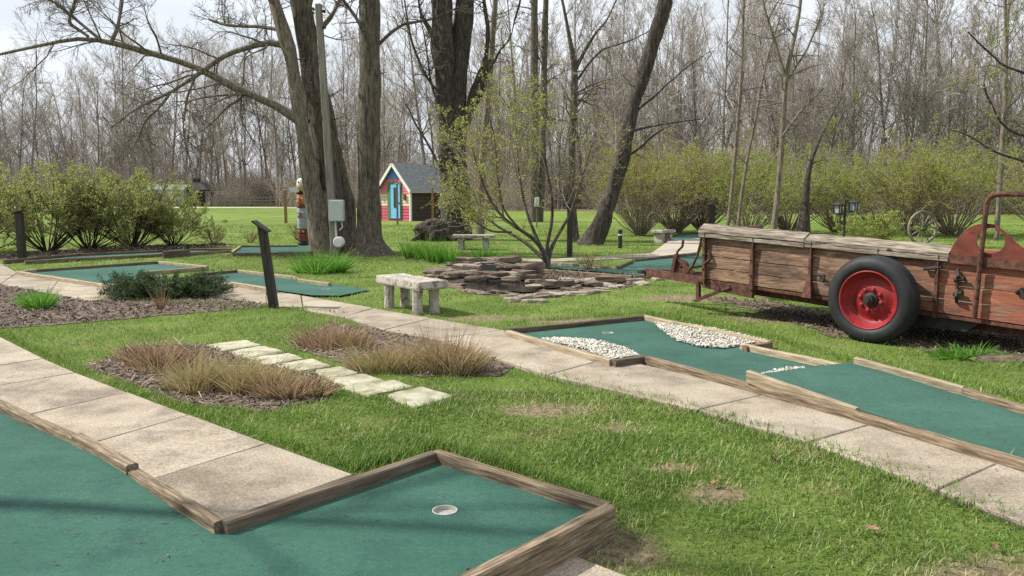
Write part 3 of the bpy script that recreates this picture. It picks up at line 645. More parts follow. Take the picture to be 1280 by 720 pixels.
for i, q in enumerate(SS):
    w = [G(a, b, 0.04) for a, b in q]; c = sum(w, Vector()) / 4
    out = []
    for k in range(4):
        for t in (0.06, 0.35, 0.65, 0.94):
            p_ = w[k].lerp(w[(k + 1) % 4], t) - c; out.append((p_.x * rnd.uniform(1.02, 1.09), p_.y * rnd.uniform(1.02, 1.09)))
    EXCL.append([(v.x, v.y) for v in w])
    vs, fs = lump(out, 0.030, rnd, 0.05, 0.03)
    o = MB().add(vs, fs).build('stepping_stone', 'pale_stone', loc=(c.x, c.y, gz(c.x, c.y)))
    tag(o, {0: 'pale stepping stone at the far end of the row, by open grass', 7: 'pale stepping stone at the near end, out on the lawn'}.get(i, 'pale flat stepping stone in the row between dry grass clumps'), 'stepping stone', 'stepping stones')

def stone_bench(label, c, ang, L, W, H, T=0.09, block=False):
    root = tag(empty('stone_bench', (c.x, c.y, gz(c.x, c.y)), ang), label, 'bench', 'stone benches')
    g = random.Random(int(c.x * 100)); n = 12
    out = []
    for k in range(n): out.append((-L / 2 + L * k / n, -W / 2 + g.uniform(-.008, .008)))
    for k in range(4): out.append((L / 2 + g.uniform(-.008, .008), -W / 2 + W * k / 4))
    for k in range(n): out.append((L / 2 - L * k / n, W / 2 + g.uniform(-.008, .008)))
    for k in range(4): out.append((-L / 2 + g.uniform(-.008, .008), W / 2 - W * k / 4))
    vs = []
    for z, s in ((0, 0.97), (T * 0.2, 1.0), (T * 0.85, 1.0), (T, 0.985)):
        for x, y in out: vs.append((x * s, y * s, H - T + z + g.uniform(-.004, .004)))
    m_ = len(out); fs = [tuple(range(m_ - 1, -1, -1)), tuple(3 * m_ + k for k in range(m_))]
    for r in range(3):
        for k in range(m_): fs.append((r * m_ + k, r * m_ + (k + 1) % m_, (r + 1) * m_ + (k + 1) % m_, (r + 1) * m_ + k))
    MB().add(vs, fs).build('seat', 'stone_bench', root)
    for sx in (-1, 1):
        if block:
            MB().box((sx * L * 0.3, 0, (H - T) / 2 - 0.01), (0.15, W * 0.72, H - T + 0.024)).build('pedestal', 'stone_bench', root, bevel=0.015); continue
        for sy in (-1, 1):
            m = MB(); r = [0.075, 0.068, 0.065, 0.068, 0.076]
            m.tube([(sx * L * 0.33 + g.uniform(-.006, .006), sy * W * 0.29, -0.02 + (H - T + 0.022) * k / 4) for k in range(5)], r, 9)
            m.build('leg', 'stone_bench', root)
    return root
b0, b1 = G(494, 385), G(536, 392)            # near legs of the first bench
dirv = (b1 - b0).normalized(); ang = math.atan2(dirv.y, dirv.x)
nb = Vector((-dirv.y, dirv.x, 0))
cb = G(512, 387.5) + nb * 0.03
stone_bench('rough pale stone bench beside the concrete path', cb, math.atan2(G(545, 364, .42).y - G(468, 350, .42).y, G(545, 364, .42).x - G(468, 350, .42).x), 1.12, 0.42, 0.43, 0.105)
for px, py, label, L, a in ((592, 312, 'low stone bench behind the rock waterfall', 1.15, -0.12), (829, 303.5, 'small stone bench by the far plank ramp', 0.85, 0.9)):
    stone_bench(label, G(px, py), a, L, 0.42, 0.40, block=True)

# rock waterfall
bed('bare_soil', [(540, 352), (575, 343), (640, 342), (700, 349), (775, 352), (792, 357), (700, 372), (585, 368)], 'dirt', 'dark soil under the stacked flagstones', 7)
fall = tag(empty('rock_waterfall', (G(630, 358).x, G(630, 358).y, 0)), 'low stacked flagstone waterfall with a small dark pool', 'waterfall')
f0 = fall.location.copy(); sr = random.Random(21)
stone_meshes = []
for k in range(12):
    n = sr.randint(6, 9); pts = []
    for i in range(n):
        a = 2 * math.pi * (i + sr.uniform(-0.25, 0.25)) / n; r = sr.uniform(0.75, 1.1); pts.append((0.62 * r * math.cos(a), 0.36 * r * math.sin(a)))
    vs, fs = lump(pts, 0.19, sr, 0.3)
    stone_meshes.append((vs, fs))
shared = []
for k, (vs, fs) in enumerate(stone_meshes):
    o = MB().add(vs, fs).build('stone', 'rock' if k < 9 else 'rock_pale', fall); shared.append(o.data); bpy.data.objects.remove(o)
def stone(px, py, z, s, ang, pale=False, tilt=0.12, th=1.0):
    p_ = G(px, py); me = sr.choice(shared[9:] if pale else shared[:9])
    o = bpy.data.objects.new('stone', me); COL.objects.link(o); o.parent = fall
    o.location = (p_.x - f0.x, p_.y - f0.y, z); o.scale = (s, s * sr.uniform(0.7, 1.0), s * th * sr.uniform(0.75, 1.2))
    o.rotation_euler = (sr.uniform(-tilt, tilt), sr.uniform(-tilt, tilt), ang)
def arc_stones(path, layers, dz, size, n, pale=0.15, spread=2.0):
    for l in range(layers):
        for i in range(n):
            t = (i + sr.uniform(0.1, 0.9)) / n * (len(path) - 1); k = min(int(t), len(path) - 2); u = t - k
            x = path[k][0] * (1 - u) + path[k + 1][0] * u; y = path[k][1] * (1 - u) + path[k + 1][1] * u
            stone(x, y + sr.uniform(-spread, spread) - 1.3 * l * 0, -0.02 + l * dz, size * sr.uniform(0.7, 1.25), sr.uniform(-0.6, 0.6), sr.random() < pale)
arc_stones([(545, 350), (570, 351), (600, 352), (640, 353)], 3, 0.06, 0.50, 7)
arc_stones([(565, 348), (600, 348), (640, 349), (665, 350)], 5, 0.055, 0.52, 6, 0.1, 1.5)
arc_stones([(585, 345), (610, 345), (640, 346)], 6, 0.055, 0.50, 4, 0.2, 1.0)
arc_stones([(585, 364), (610, 367), (640, 369)], 1, 0.06, 0.34, 7, 0.3, 2)
arc_stones([(655, 371), (690, 371), (720, 366), (755, 362)], 1, 0.06, 0.34, 11, 0.55, 3)
arc_stones([(665, 358), (700, 360), (740, 357), (765, 355)], 2, 0.06, 0.38, 8, 0.25, 2.5)
arc_stones([(680, 352), (720, 352), (760, 352)], 1, 0.06, 0.32, 6, 0.3, 2)
arc_stones([(735, 363), (755, 360), (775, 357)], 1, 0.06, 0.24, 5, 0.6, 2)
pool = rough_poly(g2([(575, 360), (590, 355), (655, 355), (676, 361), (668, 369), (620, 367), (585, 366)]), 0.15, 0.02, 8)
o = sheet('pool_water', pool, 'water', lambda x, y: 0.045, 0.5, fall); o.location = (-f0.x, -f0.y, 0)
ln = MB(); top = [G(600, 346), G(614, 346), G(620, 350), G(628, 356), G(612, 356.5), G(604, 351)]
zs = [0.335, 0.335, 0.22, 0.05, 0.05, 0.22]
ln.add([(v.x - f0.x, v.y - f0.y, z) for v, z in zip(top, zs)], [(0, 1, 2, 5), (5, 2, 3, 4)]).build('pond_liner', 'pond_liner', fall)
EXCL.append(g2([(540, 352), (575, 345), (640, 344), (700, 350), (770, 352), (790, 358), (700, 373), (585, 368)]))
for k, (px, py) in enumerate(((795, 352), (822, 350), (640, 377), (668, 379), (655, 374), (803, 356))):
    me = shared[9 + k % 3]; p_ = G(px, py); o = bpy.data.objects.new('loose_stone', me); COL.objects.link(o)
    o.location = (p_.x, p_.y, gz(p_.x, p_.y) - 0.02); o.scale = (0.3, 0.3, 0.35); o.rotation_euler.z = k
    tag(o, 'pale loose stone lying in grass near the rock waterfall', 'stone', 'loose stones')

# ================================================================== POSTS AND SMALL FURNITURE
def post(label, px, py_base, py_top, wid, name='post', mat='post_dark', lean=(0, 0), slope=0.0, cap=None, group=None, cat='post', round_=False, d=None, deep=None):
    b = G(px, py_base); Y = b.y
    h = D(px, py_top, Y).z
    root = tag(empty(name, (b.x, b.y, gz(b.x, b.y))), label, cat, group)
    m = MB(); w2 = wid / 2; dp = (deep or wid) / 2
    if round_: m.tube([(0, 0, -0.05), (lean[0], lean[1], h)], w2, 12)
    else:
        vs = [(x, y, -0.05) for x, y in ((-w2, -dp), (w2, -dp), (w2, dp), (-w2, dp))] + [(x + lean[0], y + lean[1], h + (slope if x > 0 else -slope) * -1) for x, y in ((-w2, -dp), (w2, -dp), (w2, dp), (-w2, dp))]
        m.add(vs, [(3, 2, 1, 0), (4, 5, 6, 7)] + [(k, (k + 1) % 4, 4 + (k + 1) % 4, 4 + k) for k in range(4)])
    m.build('shaft', mat, root, bevel=0.004)
    return root, h
np_root, h = post('leaning dark number post with a slanted plate on top', 343, 385.5, 284, 0.10, 'number_post', lean=(-0.13, 0.02), slope=0.045, cat='number post', deep=0.14)
MB().bar((-0.235, 0.02, h + 0.075), (-0.045, 0.02, h - 0.065), 0.2, 0.022).build('number_plate', 'post_dark', np_root)
np2, h = post('upright dark number post in the grass by the hedge shrubs', 28, 325, 266, 0.14, 'number_post', slope=0.0, cat='number post')
MB().bar((-0.12, -0.0, h - 0.01), (0.10, 0.0, h + 0.05), 0.22, 0.025).build('number_plate', 'post_dark', np2)
np3, h = post('dark post standing in front of the slim forked tree', 712, 321, 254, 0.13, 'number_post', cat='number post')
MB().bar((-0.08, -0.09, h - 0.03), (-0.08, 0.09, h + 0.04), 0.17, 0.025, up=(0, 0, 1)).build('number_plate', 'post_dark', np3)
sb, h = post('short round black bollard beyond the leaning trunk', 775, 310, 288, 0.12, 'bollard', 'black_iron', round_=True, cat='bollard')
MB().lathe([(0.064, h - 0.14), (0.066, h - 0.14), (0.066, h - 0.10), (0.064, h - 0.10)], 14).build('band', 'conduit', sb)
MB().lathe([(0.066, h - 0.01), (0.066, h + 0.01), (0.02, h + 0.03), (0.001, h + 0.03)], 14).build('bollard_cap', 'black_iron', sb)
bl2, h = post('black bollard behind the wagon front boards', 889, 302, 256, 0.16, 'bollard', 'black_iron', cat='bollard')
MB().bar((-0.12, 0, h), (0.12, 0, h + 0.05), 0.2, 0.03).build('bollard_cap', 'black_iron', bl2)
p1, h = post('thin orange brown post on the far lawn near the totem pole', 357.5, 279, 238, 0.13, 'wooden_post', 'post_brown')
MB().lathe([(0.10, h), (0.10, h + .02), (0.001, h + .06)], 4).build('post_cap', 'post_brown', p1)
p2, h = post('plain wooden post in front of the painted shed door', 497, 281, 230, 0.09, 'wooden_post', 'fence_wood')
MB().lathe([(0.07, h), (0.07, h + .02), (0.001, h + .05)], 4).build('post_cap', 'fence_wood', p2)
p3, h = post('reddish post beside the dark shed wall', 541, 279, 235, 0.10, 'wooden_post', 'post_brown')
MB().lathe([(0.08, h), (0.08, h + .02), (0.001, h + .05)], 4).build('post_cap', 'post_brown', p3)
bx, h = post('white box on a slim post on the lawn behind the budding tree', 671, 285, 252, 0.06, 'meter_post', 'fence_wood', cat='post')
MB().box((0, -0.05, h - 0.02), (0.20, 0.16, 0.42)).build('box', 'white_trim', bx, bevel=0.01)

# utility pole with the grey box
pb_ = G(419, 319); Yp = pb_.y
pole = tag(empty('utility_pole', (pb_.x, pb_.y, 0)), 'weathered square utility pole with grey electric box', 'utility pole')
tp = D(398, 5, Yp) - Vector((pb_.x, Yp, 0))
m = MB(); w2 = 0.09
vs = [(x, y, -0.05) for x, y in ((-w2, -w2), (w2, -w2), (w2, w2), (-w2, w2))] + [(x * .8 + tp.x, y * .8, tp.z) for x, y in ((-w2, -w2), (w2, -w2), (w2, w2), (-w2, w2))]
m.add(vs, [(3, 2, 1, 0), (4, 5, 6, 7)] + [(k, (k + 1) % 4, 4 + (k + 1) % 4, 4 + k) for k in range(4)]).build('shaft', 'pole_wood', pole, bevel=0.015)
bxp = D(423, 263, Yp) - Vector((pb_.x, Yp, 0))
eb = MB().box((bxp.x, -0.20, bxp.z), (0.36, 0.2, 0.52)).build('electric_box', 'grey_box', pole, bevel=0.012)
MB().box((bxp.x, -0.306, bxp.z - 0.01), (0.31, 0.012, 0.46)).build('box_door', 'grey_box', eb)
MB().tube([(bxp.x - 0.05, -0.16, bxp.z - 0.25), (bxp.x - 0.03, -0.16, 0.35), (bxp.x + 0.0, -0.16, 0.33)], 0.025, 8).build('conduit', 'conduit', pole)
mt = D(426, 302, Yp) - Vector((pb_.x, Yp, 0))
MB().lathe([(0.001, -0.33), (0.11, -0.33), (0.14, -0.25), (0.14, -0.14), (0.001, -0.14)], 16, 'Y', (mt.x, 0, mt.z)).build('meter', 'white_trim', pole)
MB().tube([(bxp.x + 0.10, -0.16, bxp.z - 0.26), (bxp.x + 0.13, -0.18, bxp.z - 0.40), (bxp.x + 0.05, -0.16, bxp.z - 0.48)], 0.014, 6).build('cable', 'white_trim', pole)
MB().box((tp.x + 0.14, -0.05, tp.z - 0.18), (0.07, 0.07, 0.06)).box((tp.x + 0.14, -0.05, tp.z - 0.55), (0.07, 0.07, 0.06)).build('insulator', 'black_iron', pole)

# two lanterns on one post
lp = G(1052, 354); Yl = lp.y
lant = tag(empty('lantern_post', (lp.x, lp.y, 0)), 'two small black lanterns on one post beyond the wagon', 'lamp post')
pz = D(1052, 252, Yl).z
MB().tube([(0, 0, -0.05), (0, 0, pz + 0.03)], 0.02, 8).build('shaft', 'black_iron', lant)
LSC = 0.5
for dx, dz in ((-0.125, -0.19), (0.135, -0.15)):
    z0 = 0.0
    lb = MB().lathe([(0.001, z0 - 0.02), (0.15, z0 - 0.02), (0.15, z0), (0.13, z0), (0.13, z0 - 0.02)], 4, c=(0, 0, 0)).build('lantern', 'black_iron', lant, loc=(dx, 0, pz + dz)); lb.scale = (LSC,) * 3
    MB().lathe([(0.115, z0), (0.135, z0 + 0.26)], 4, c=(0, 0, 0)).build('lantern_glass', 'paint_grey', lb)
    c4 = MB()
    for k in range(4):
        a = k * math.pi / 2; c4.bar((.13 * math.cos(a), .13 * math.sin(a), z0), (.15 * math.cos(a), .15 * math.sin(a), z0 + .27), .03, .03)
    c4.build('lantern_frame', 'black_iron', lb)
    MB().lathe([(0.22, z0 + 0.26), (0.22, z0 + 0.285), (0.05, z0 + 0.37), (0.03, z0 + 0.42), (0.001, z0 + 0.42)], 4, c=(0, 0, 0)).build('lantern_roof', 'black_iron', lb)
    MB().bar((0, 0, pz + dz - 0.03), (dx, 0, pz + dz - 0.02), 0.025, 0.02).build('bracket', 'black_iron', lant)

# spoked cart wheel standing behind the wagon
cw = G(1152, 306); Yw = cw.y; Rw = D(1152, 263, Yw).z / 2
wheel = tag(empty('cart_wheel', (cw.x, cw.y, 0), 0.25), 'grey spoked cart wheel standing behind the wagon', 'wheel')
MB().lathe([(Rw, -0.03), (Rw, 0.03), (Rw - 0.055, 0.03), (Rw - 0.055, -0.03), (Rw, -0.03)], 36, 'Y', (0, 0, Rw)).build('rim', 'wagon_grey', wheel)
MB().lathe([(0.001, -0.12), (0.07, -0.12), (0.10, -0.04), (0.10, 0.04), (0.07, 0.10), (0.001, 0.10)], 16, 'Y', (0, 0, Rw)).build('hub', 'post_dark', wheel)
for k in range(12):
    a = 2 * math.pi * k / 12
    MB().tube([(0.08 * math.cos(a), 0, Rw + 0.08 * math.sin(a)), ((Rw - 0.04) * math.cos(a), 0, Rw + (Rw - 0.04) * math.sin(a))], 0.022, 6).build('spoke', 'wagon_grey', wheel)

# ================================================================== THE OLD WAGON (manure spreader)
WO = G(1081, 428.5); WA = math.radians(131); WU = Vector((math.cos(WA), math.sin(WA), 0)); WN = Vector((-math.sin(WA), math.cos(WA), 0))
def W(px, py, yl):
    d = ray(px, py); o = Vector((0, 0, HCAM)) - (WO + WN * yl); t = -o.dot(WN) / d.dot(WN)
    p_ = Vector((0, 0, HCAM)) + d * t - WO
    return Vector((p_.dot(WU), yl, p_.z))
wagon = tag(empty('farm_wagon', WO, WA), 'old wooden manure spreader wagon with one red tyred wheel showing', 'wagon')
YS = -0.36                                   # near side of the box; the far side mirrors it
BW = 1.25                                    # width of the box
bl, br = W(880, 348, YS), W(1215, 397, YS); tl, tr_ = W(881, 288, YS), W(1174, 321, YS)
sl = (bl.z - br.z) / (bl.x - br.x)
def zb(x): return br.z + (x - br.x) * sl     # bottom edge
XF = bl.x; XR = W(1300, 408, YS).x - 0.25
HB = ((tl.z - zb(tl.x)) + (tr_.z - zb(tr_.x))) / 2
def slant_board(name, x0, x1, h0, h1, y0, y1, mat, parent, wobble=0.003, warp=0.0):
    n = max(2, int(abs(x1 - x0) / 0.3)); vs, fs = [], []
    for i in range(n + 1):
        x = x0 + (x1 - x0) * i / n; j = [rnd.uniform(-wobble, wobble) for _ in range(4)]; wv = warp * math.sin(i * 1.3)
        vs += [(x, y0, zb(x) + h0 + j[0] + wv), (x, y1, zb(x) + h0 + j[1] + wv), (x, y1, zb(x) + h1 + j[2] + wv), (x, y0, zb(x) + h1 + j[3] + wv)]
    for i in range(n):
        for k in range(4): fs.append((i * 4 + k, i * 4 + (k + 1) % 4, i * 4 + 4 + (k + 1) % 4, i * 4 + 4 + k))
    fs += [(3, 2, 1, 0), tuple(n * 4 + k for k in range(4))]
    return MB().add(vs, fs).build(name, mat, parent, bevel=0.004)
for side, yy in ((1, YS), (-1, YS - BW)):
    for k in range(4):
        g0, g1 = HB * k / 4 + 0.004, HB * (k + 1) / 4 - 0.004
        slant_board('plank', XR, XF - 0.01 * (k % 2), g0, g1, yy - 0.02 + rnd.uniform(-.004, .004), yy + 0.02 + rnd.uniform(-.004, .004), 'wagon_board', wagon)
    s = side
    slant_board('sill', XR, XF + 0.1, -0.045, -0.004, yy - 0.035, yy + 0.012, 'rust', wagon)
    if side < 0: continue
    xe = W(1190, 305, YS).x                  # grey flared rail boards in two lengths
    for x0, x1, up_ in ((xe, W(1010, 290, YS).x - 0.004, 0.0), (W(1010, 290, YS).x + 0.004, XF + 0.05, 0.012)):
        n = max(3, int(abs(x1 - x0) / 0.18)); vs, fs = [], []
        for i in range(n + 1):
            x = x0 + (x1 - x0) * i / n; q = rnd.uniform(-.006, .006); zt = zb(x) + HB + up_
            o0, o1 = yy + s * (0.075 + rnd.uniform(-.012, .008)) + q, yy - s * 0.045 + q
            vs += [(x, o0, zt - 0.01 + rnd.uniform(-.007, .007)), (x, o0, zt + 0.028), (x, o1, zt + 0.095 + rnd.uniform(-.009, .009)), (x, o1, zt + 0.06)]
        for i in range(n):
            for k in range(4): fs.append((i * 4 + k, i * 4 + (k + 1) % 4, i * 4 + 4 + (k + 1) % 4, i * 4 + 4 + k))
        fs += [(3, 2, 1, 0), tuple(n * 4 + k for k in range(4))]
        MB().add(vs, fs).build('rail_board', 'wagon_grey', wagon)
        slant_board('rail_strip', x0, x1, HB - 0.055, HB - 0.012, yy + s * 0.03, yy + s * 0.075, 'wagon_grey', wagon, 0.005)
    for px, w in ((882, 0.06), (942, 0.06), (1015, 0.05), (1098, 0.05), (1174, 0.045)):
        x = W(px, 330, YS).x
        st = MB().add([(x - w / 2, yy + s * 0.021, zb(x) - 0.05), (x + w / 2, yy + s * 0.021, zb(x) - 0.05), (x + w / 2, yy + s * 0.021, zb(x) + HB + 0.02), (x - w / 2, yy + s * 0.021, zb(x) + HB + 0.02),
                       (x - w / 2, yy + s * 0.055, zb(x) - 0.05), (x + w / 2, yy + s * 0.036, zb(x) - 0.05), (x + w / 2, yy + s * 0.040, zb(x) + HB + 0.0), (x - w / 2, yy + s * 0.085, zb(x) + HB + 0.0)],
                      [(3, 2, 1, 0), (4, 5, 6, 7), (0, 1, 5, 4), (1, 2, 6, 5), (2, 3, 7, 6), (3, 0, 4, 7)]).build('stake', 'rust', wagon, bevel=0.004)
        for q in (0.12, 0.3, 0.48): MB().lathe([(0.001, 0), (0.014, 0), (0.014, 0.014), (0.001, 0.016)], 6, 'Y', (x, yy + s * 0.05, zb(x) + q)).build('bolt', 'black_iron', st)
# bracket foot of the third stake
x = W(1015, 330, YS).x
MB().add([(x - .07, YS + .03, zb(x) - .03), (x + .04, YS + .03, zb(x) - .03), (x + .02, YS + .03, zb(x) + .22), (x - .02, YS + .03, zb(x) + .22), (x - .07, YS + .13, zb(x) - .03), (x + .04, YS + .13, zb(x) - .03), (x + .02, YS + .06, zb(x) + .22), (x - .02, YS + .06, zb(x) + .22)],
         [(3, 2, 1, 0), (4, 5, 6, 7), (0, 1, 5, 4), (1, 2, 6, 5), (2, 3, 7, 6), (3, 0, 4, 7)]).build('bracket', 'rust', wagon)
fl = MB(); ym = YS - BW / 2
fl.add([(XR, YS - .02, zb(XR) + .02), (XF, YS - .02, zb(XF) + .02), (XF, YS - BW + .02, zb(XF) + .02), (XR, YS - BW + .02, zb(XR) + .02),
        (XR, YS - .02, zb(XR) + .05), (XF, YS - .02, zb(XF) + .05), (XF, YS - BW + .02, zb(XF) + .05), (XR, YS - BW + .02, zb(XR) + .05)],
       [(3, 2, 1, 0), (4, 5, 6, 7), (0, 1, 5, 4), (1, 2, 6, 5), (2, 3, 7, 6), (3, 0, 4, 7)]).build('floor', 'wagon_grey', wagon)
for k in range(3):                            # front wall planks
    z0 = zb(XF) + .06 + HB * k / 3
    MB().box((XF - 0.03, ym, z0 + HB / 6), (0.035, BW - 0.05, HB / 3 - 0.008)).build('front_plank', 'wagon_board', wagon)
# wheels
def wagon_wheel(y_out, s, parent, Rt):
    t = 0.25
    wz = Rt - 0.012
    hubc = (0, 0, wz)
    root = MB()
    # tyre: rounded shoulders, grooves round the tread
    pr = [(Rt * 0.655, -0.05), (Rt * 0.68, -0.012), (Rt * 0.78, 0.0), (Rt * 0.88, -0.006), (Rt * 0.94, -0.022), (Rt * 0.975, -0.05)]
    for k in range(4):
        y = -0.062 - k * 0.034; pr += [(Rt * 0.998, y), (Rt * 1.0, y - 0.018), (Rt * 0.985, y - 0.02), (Rt * 0.985, y - 0.03)]
    pr += [(Rt * 0.975, -t + 0.05), (Rt * 0.94, -t + 0.022), (Rt * 0.85, -t), (Rt * 0.7, -t + 0.01), (Rt * 0.655, -t + 0.05), (Rt * 0.655, -0.05)]
    w_ = MB().lathe([(0.001, -t * 0.75), (0.09, -t * 0.75), (0.11, -t * 0.55), (0.11, -t * 0.5)], 20, 'Y', (0, 0, 0)).build('wheel', 'rust', parent, loc=(0, y_out, wz), smooth=False)
    if s < 0: w_.rotation_euler = (0, 0, math.pi)
    MB().lathe(pr, 56, 'Y').build('tyre', 'rubber', w_, smooth=True)
    MB().lathe([(Rt * 0.675, -0.045), (Rt * 0.675, -0.012), (Rt * 0.65, -0.006), (Rt * 0.635, -0.018), (Rt * 0.62, -0.06), (Rt * 0.55, -0.075), (Rt * 0.53, -0.125), (Rt * 0.45, -0.125), (Rt * 0.36, -0.10), (Rt * 0.30, -0.085), (Rt * 0.16, -0.085), (Rt * 0.14, -0.10)], 48, 'Y').build('rim', 'red_paint', w_, smooth=True)
    MB().lathe([(Rt * 0.17, -0.10), (Rt * 0.165, -0.068), (Rt * 0.12, -0.06), (Rt * 0.115, -0.02), (Rt * 0.10, -0.012), (Rt * 0.06, -0.012), (Rt * 0.058, 0.02), (0.001, 0.022)], 20, 'Y').build('hub', 'black_iron', w_, smooth=False)
    for k in range(8):
        a = 2 * math.pi * k / 8 + 0.2
        MB().lathe([(0.022, -0.09), (0.022, -0.068), (0.012, -0.06), (0.001, -0.06)], 6, 'Y', (Rt * 0.245 * math.cos(a), 0, Rt * 0.245 * math.sin(a))).build('lug_nut', 'red_paint', w_)
    return w_
RT = W(1090, 319, 0).z / 2
wagon_wheel(0.0, 1, wagon, RT); wagon_wheel(2 * YS - BW, -1, wagon, RT)
MB().tube([(0, -0.1, RT), (0, 2 * YS - BW + 0.1, RT)], 0.045, 10).build('axle', 'black_iron', wagon)
for yy in (ym - 0.35, ym + 0.35): slant_board('frame_beam', XR + 0.3, XF + 0.05, -0.15, -0.05, yy - .04, yy + .04, 'rust', wagon)
# dark pan hanging under the tail
q0, q1 = W(1158, 392, YS), W(1222, 402, YS)
vs = []
for yy in (YS - 0.05, YS - BW + 0.05):
    vs += [(q0.x + .3, yy, zb(q0.x + .3) - .02), (q1.x - .05, yy, zb(q1.x) - .02), (q1.x + .12, yy, zb(q1.x) - .15), (q0.x + .25, yy, zb(q0.x) - .17)]
MB().add(vs, [(0, 1, 2, 3), (7, 6, 5, 4), (0, 4, 5, 1), (1, 5, 6, 2), (2, 6, 7, 3), (3, 7, 4, 0)]).build('pan', 'black_iron', wagon)
# arched end plate with its round hole
pts = [W(a, b, YS + 0.03) for a, b in ((1188, 314), (1194, 303), (1201, 294), (1211, 285), (1221, 280.5), (1233, 279), (1245, 281), (1255, 288), (1266, 299), (1276, 308), (1290, 316))]
lo = [W(a, b, YS + 0.03) for a, b in ((1183, 321), (1296, 333))]
hc = W(1239, 301, YS + 0.03); hrz = abs(W(1239, 284, YS + 0.03).z - hc.z) * 0.95
for name_y, yy in (('arch_plate', YS + 0.035),):
    outer = [(p_.x, p_.z) for p_ in pts] + [(lo[1].x, lo[1].z + 0.03), (lo[0].x, lo[0].z + 0.03)]
    N = 48; ring_o, ring_i = [], []
    for k in range(N):                        # cast rays from the hole to the outline
        a = 2 * math.pi * k / N; dx, dz = math.cos(a), math.sin(a); best = 9
        for i in range(len(outer)):
            (ax, az), (bx_, bz) = outer[i], outer[(i + 1) % len(outer)]
            den = dx * (bz - az) - dz * (bx_ - ax)
            if abs(den) < 1e-9: continue
            t = ((ax - hc.x) * (bz - az) - (az - hc.z) * (bx_ - ax)) / den; u = ((ax - hc.x) * dz - (az - hc.z) * dx) / den
            if t > 0 and -1e-6 <= u <= 1 + 1e-6: best = min(best, t)
        ring_o.append((hc.x + dx * best, hc.z + dz * best)); ring_i.append((hc.x + dx * hrz, hc.z + dz * hrz))
    vs = [(x, yy - .008, z) for x, z in ring_o] + [(x, yy - .008, z) for x, z in ring_i] + [(x, yy + .008, z) for x, z in ring_o] + [(x, yy + .008, z) for x, z in ring_i]
    fs = []
    for k in range(N):
        k2 = (k + 1) % N
        fs += [(k, k2, N + k2, N + k), (2 * N + k, 3 * N + k, 3 * N + k2, 2 * N + k2), (k, 2 * N + k, 2 * N + k2, k2), (N + k, N + k2, 3 * N + k2, 3 * N + k)]
    MB().add(vs, fs).build('arch_plate', 'rust_red', wagon)
    MB().bar((lo[0].x, yy + (.012 if yy > -1 else -.012), lo[0].z - .01), (lo[1].x - .1, yy + (.012 if yy > -1 else -.012), lo[1].z - .01), 0.03, 0.085).build('angle_iron', 'rust', wagon)
# bent hoop over the tail
hp = [W(a, b, YS + 0.075) for a, b in ((1218, 397), (1222, 360), (1226, 320), (1230, 285), (1233, 255), (1236, 248), (1242, 244), (1252, 242.5), (1290, 243))]
hp += [Vector((hp[-1].x, YS - BW - 0.07, hp[-1].z)), Vector((hp[0].x, YS - BW - 0.07, hp[0].z))]
MB().tube(hp, 0.024, 8).build('hoop', 'rust', wagon)
for k in range(7):
    p_ = hp[0].lerp(hp[2], k / 7 + .05); MB().lathe([(0.001, .03), (.012, .03), (.012, .0), (.001, .0)], 6, 'Y', (p_.x, p_.y, p_.z)).build('rivet', 'rust', wagon)
# levers, hooks and latches on the side
def latch(pts, r=0.016, mat='black_iron', name='lever'):
    MB().tube([W(a, b, YS + o) for a, b, o in pts], r, 7).build(name, mat, wagon)
latch([(1197, 337, .03), (1198, 345, .09), (1196, 352, .05), (1197, 362, .05), (1195, 370, .09), (1196, 378, .03)])
latch([(1193, 350, .05), (1206, 348, .07)], 0.022); latch([(1192, 368, .05), (1203, 366, .07)], 0.02)
latch([(1155, 336, .05), (1166, 335, .06), (1177, 334, .05)], 0.02)
latch([(1272, 366, .03), (1277, 362, .08), (1280, 372, .08)], 0.024)
latch([(1020, 343, .06), (1030, 345, .10), (1028, 352, .12)], 0.02); latch([(1104, 318, .03), (1111, 312, .06), (1119, 314, .05), (1118, 322, .03)], 0.018, 'rust')
latch([(880, 330, .05), (888, 324, .06), (886, 316, .05)], 0.02, 'rust')
# drawbar frame at the front
db = [W(806, 338, ym), W(850, 343, ym), W(880, 352, YS - .3), W(905, 357, YS), W(940, 366, YS)]
y1 = -0.6
def beam(a, b, ya, yb, w, h, name, mat='rust'):
    MB().bar(W(*a, ya), W(*b, yb), w, h).build(name, mat, wagon)
beam((808, 340), (884, 352), YS - 0.42, YS - 0.05, 0.07, 0.10, 'drawbar')
beam((880, 353), (942, 366), YS - 0.02, YS - 0.01, 0.05, 0.13, 'drawbar')
far = W(808, 340, YS - 0.42); MB().bar(far, (XF - .3, YS - BW + .05, zb(XF) - .08), 0.07, 0.10).build('drawbar', 'rust', wagon)
MB().lathe([(0.05, -.02), (0.09, -.02), (0.09, .02), (0.05, .02), (0.05, -.02)], 16, c=(far.x + .05, far.y, far.z)).build('hitch_ring', 'black_iron', wagon)
beam((873, 352), (873, 375), YS - 0.05, YS - 0.05, 0.045, 0.045, 'stand_leg')
beam((869, 376), (914, 358), YS + 0.0, YS + 0.0, 0.06, 0.035, 'stand_brace'); beam((890, 350), (900, 362), YS + .02, YS + .02, .05, .03, 'stand_brace')
beam((840, 344), (846, 318), YS - .25, YS - .25, 0.05, 0.05, 'lever_post')
MB().tube([W(a, b, YS - .25) for a, b in ((844, 325), (847, 314), (853, 308), (854, 300))], 0.017, 7).build('lever', 'rust', wagon)
MB().tube([W(a, b, YS - .1) for a, b in ((858, 342), (866, 332), (872, 318), (876, 302), (877, 291))], 0.016, 7).build('curved_rod', 'rust', wagon)
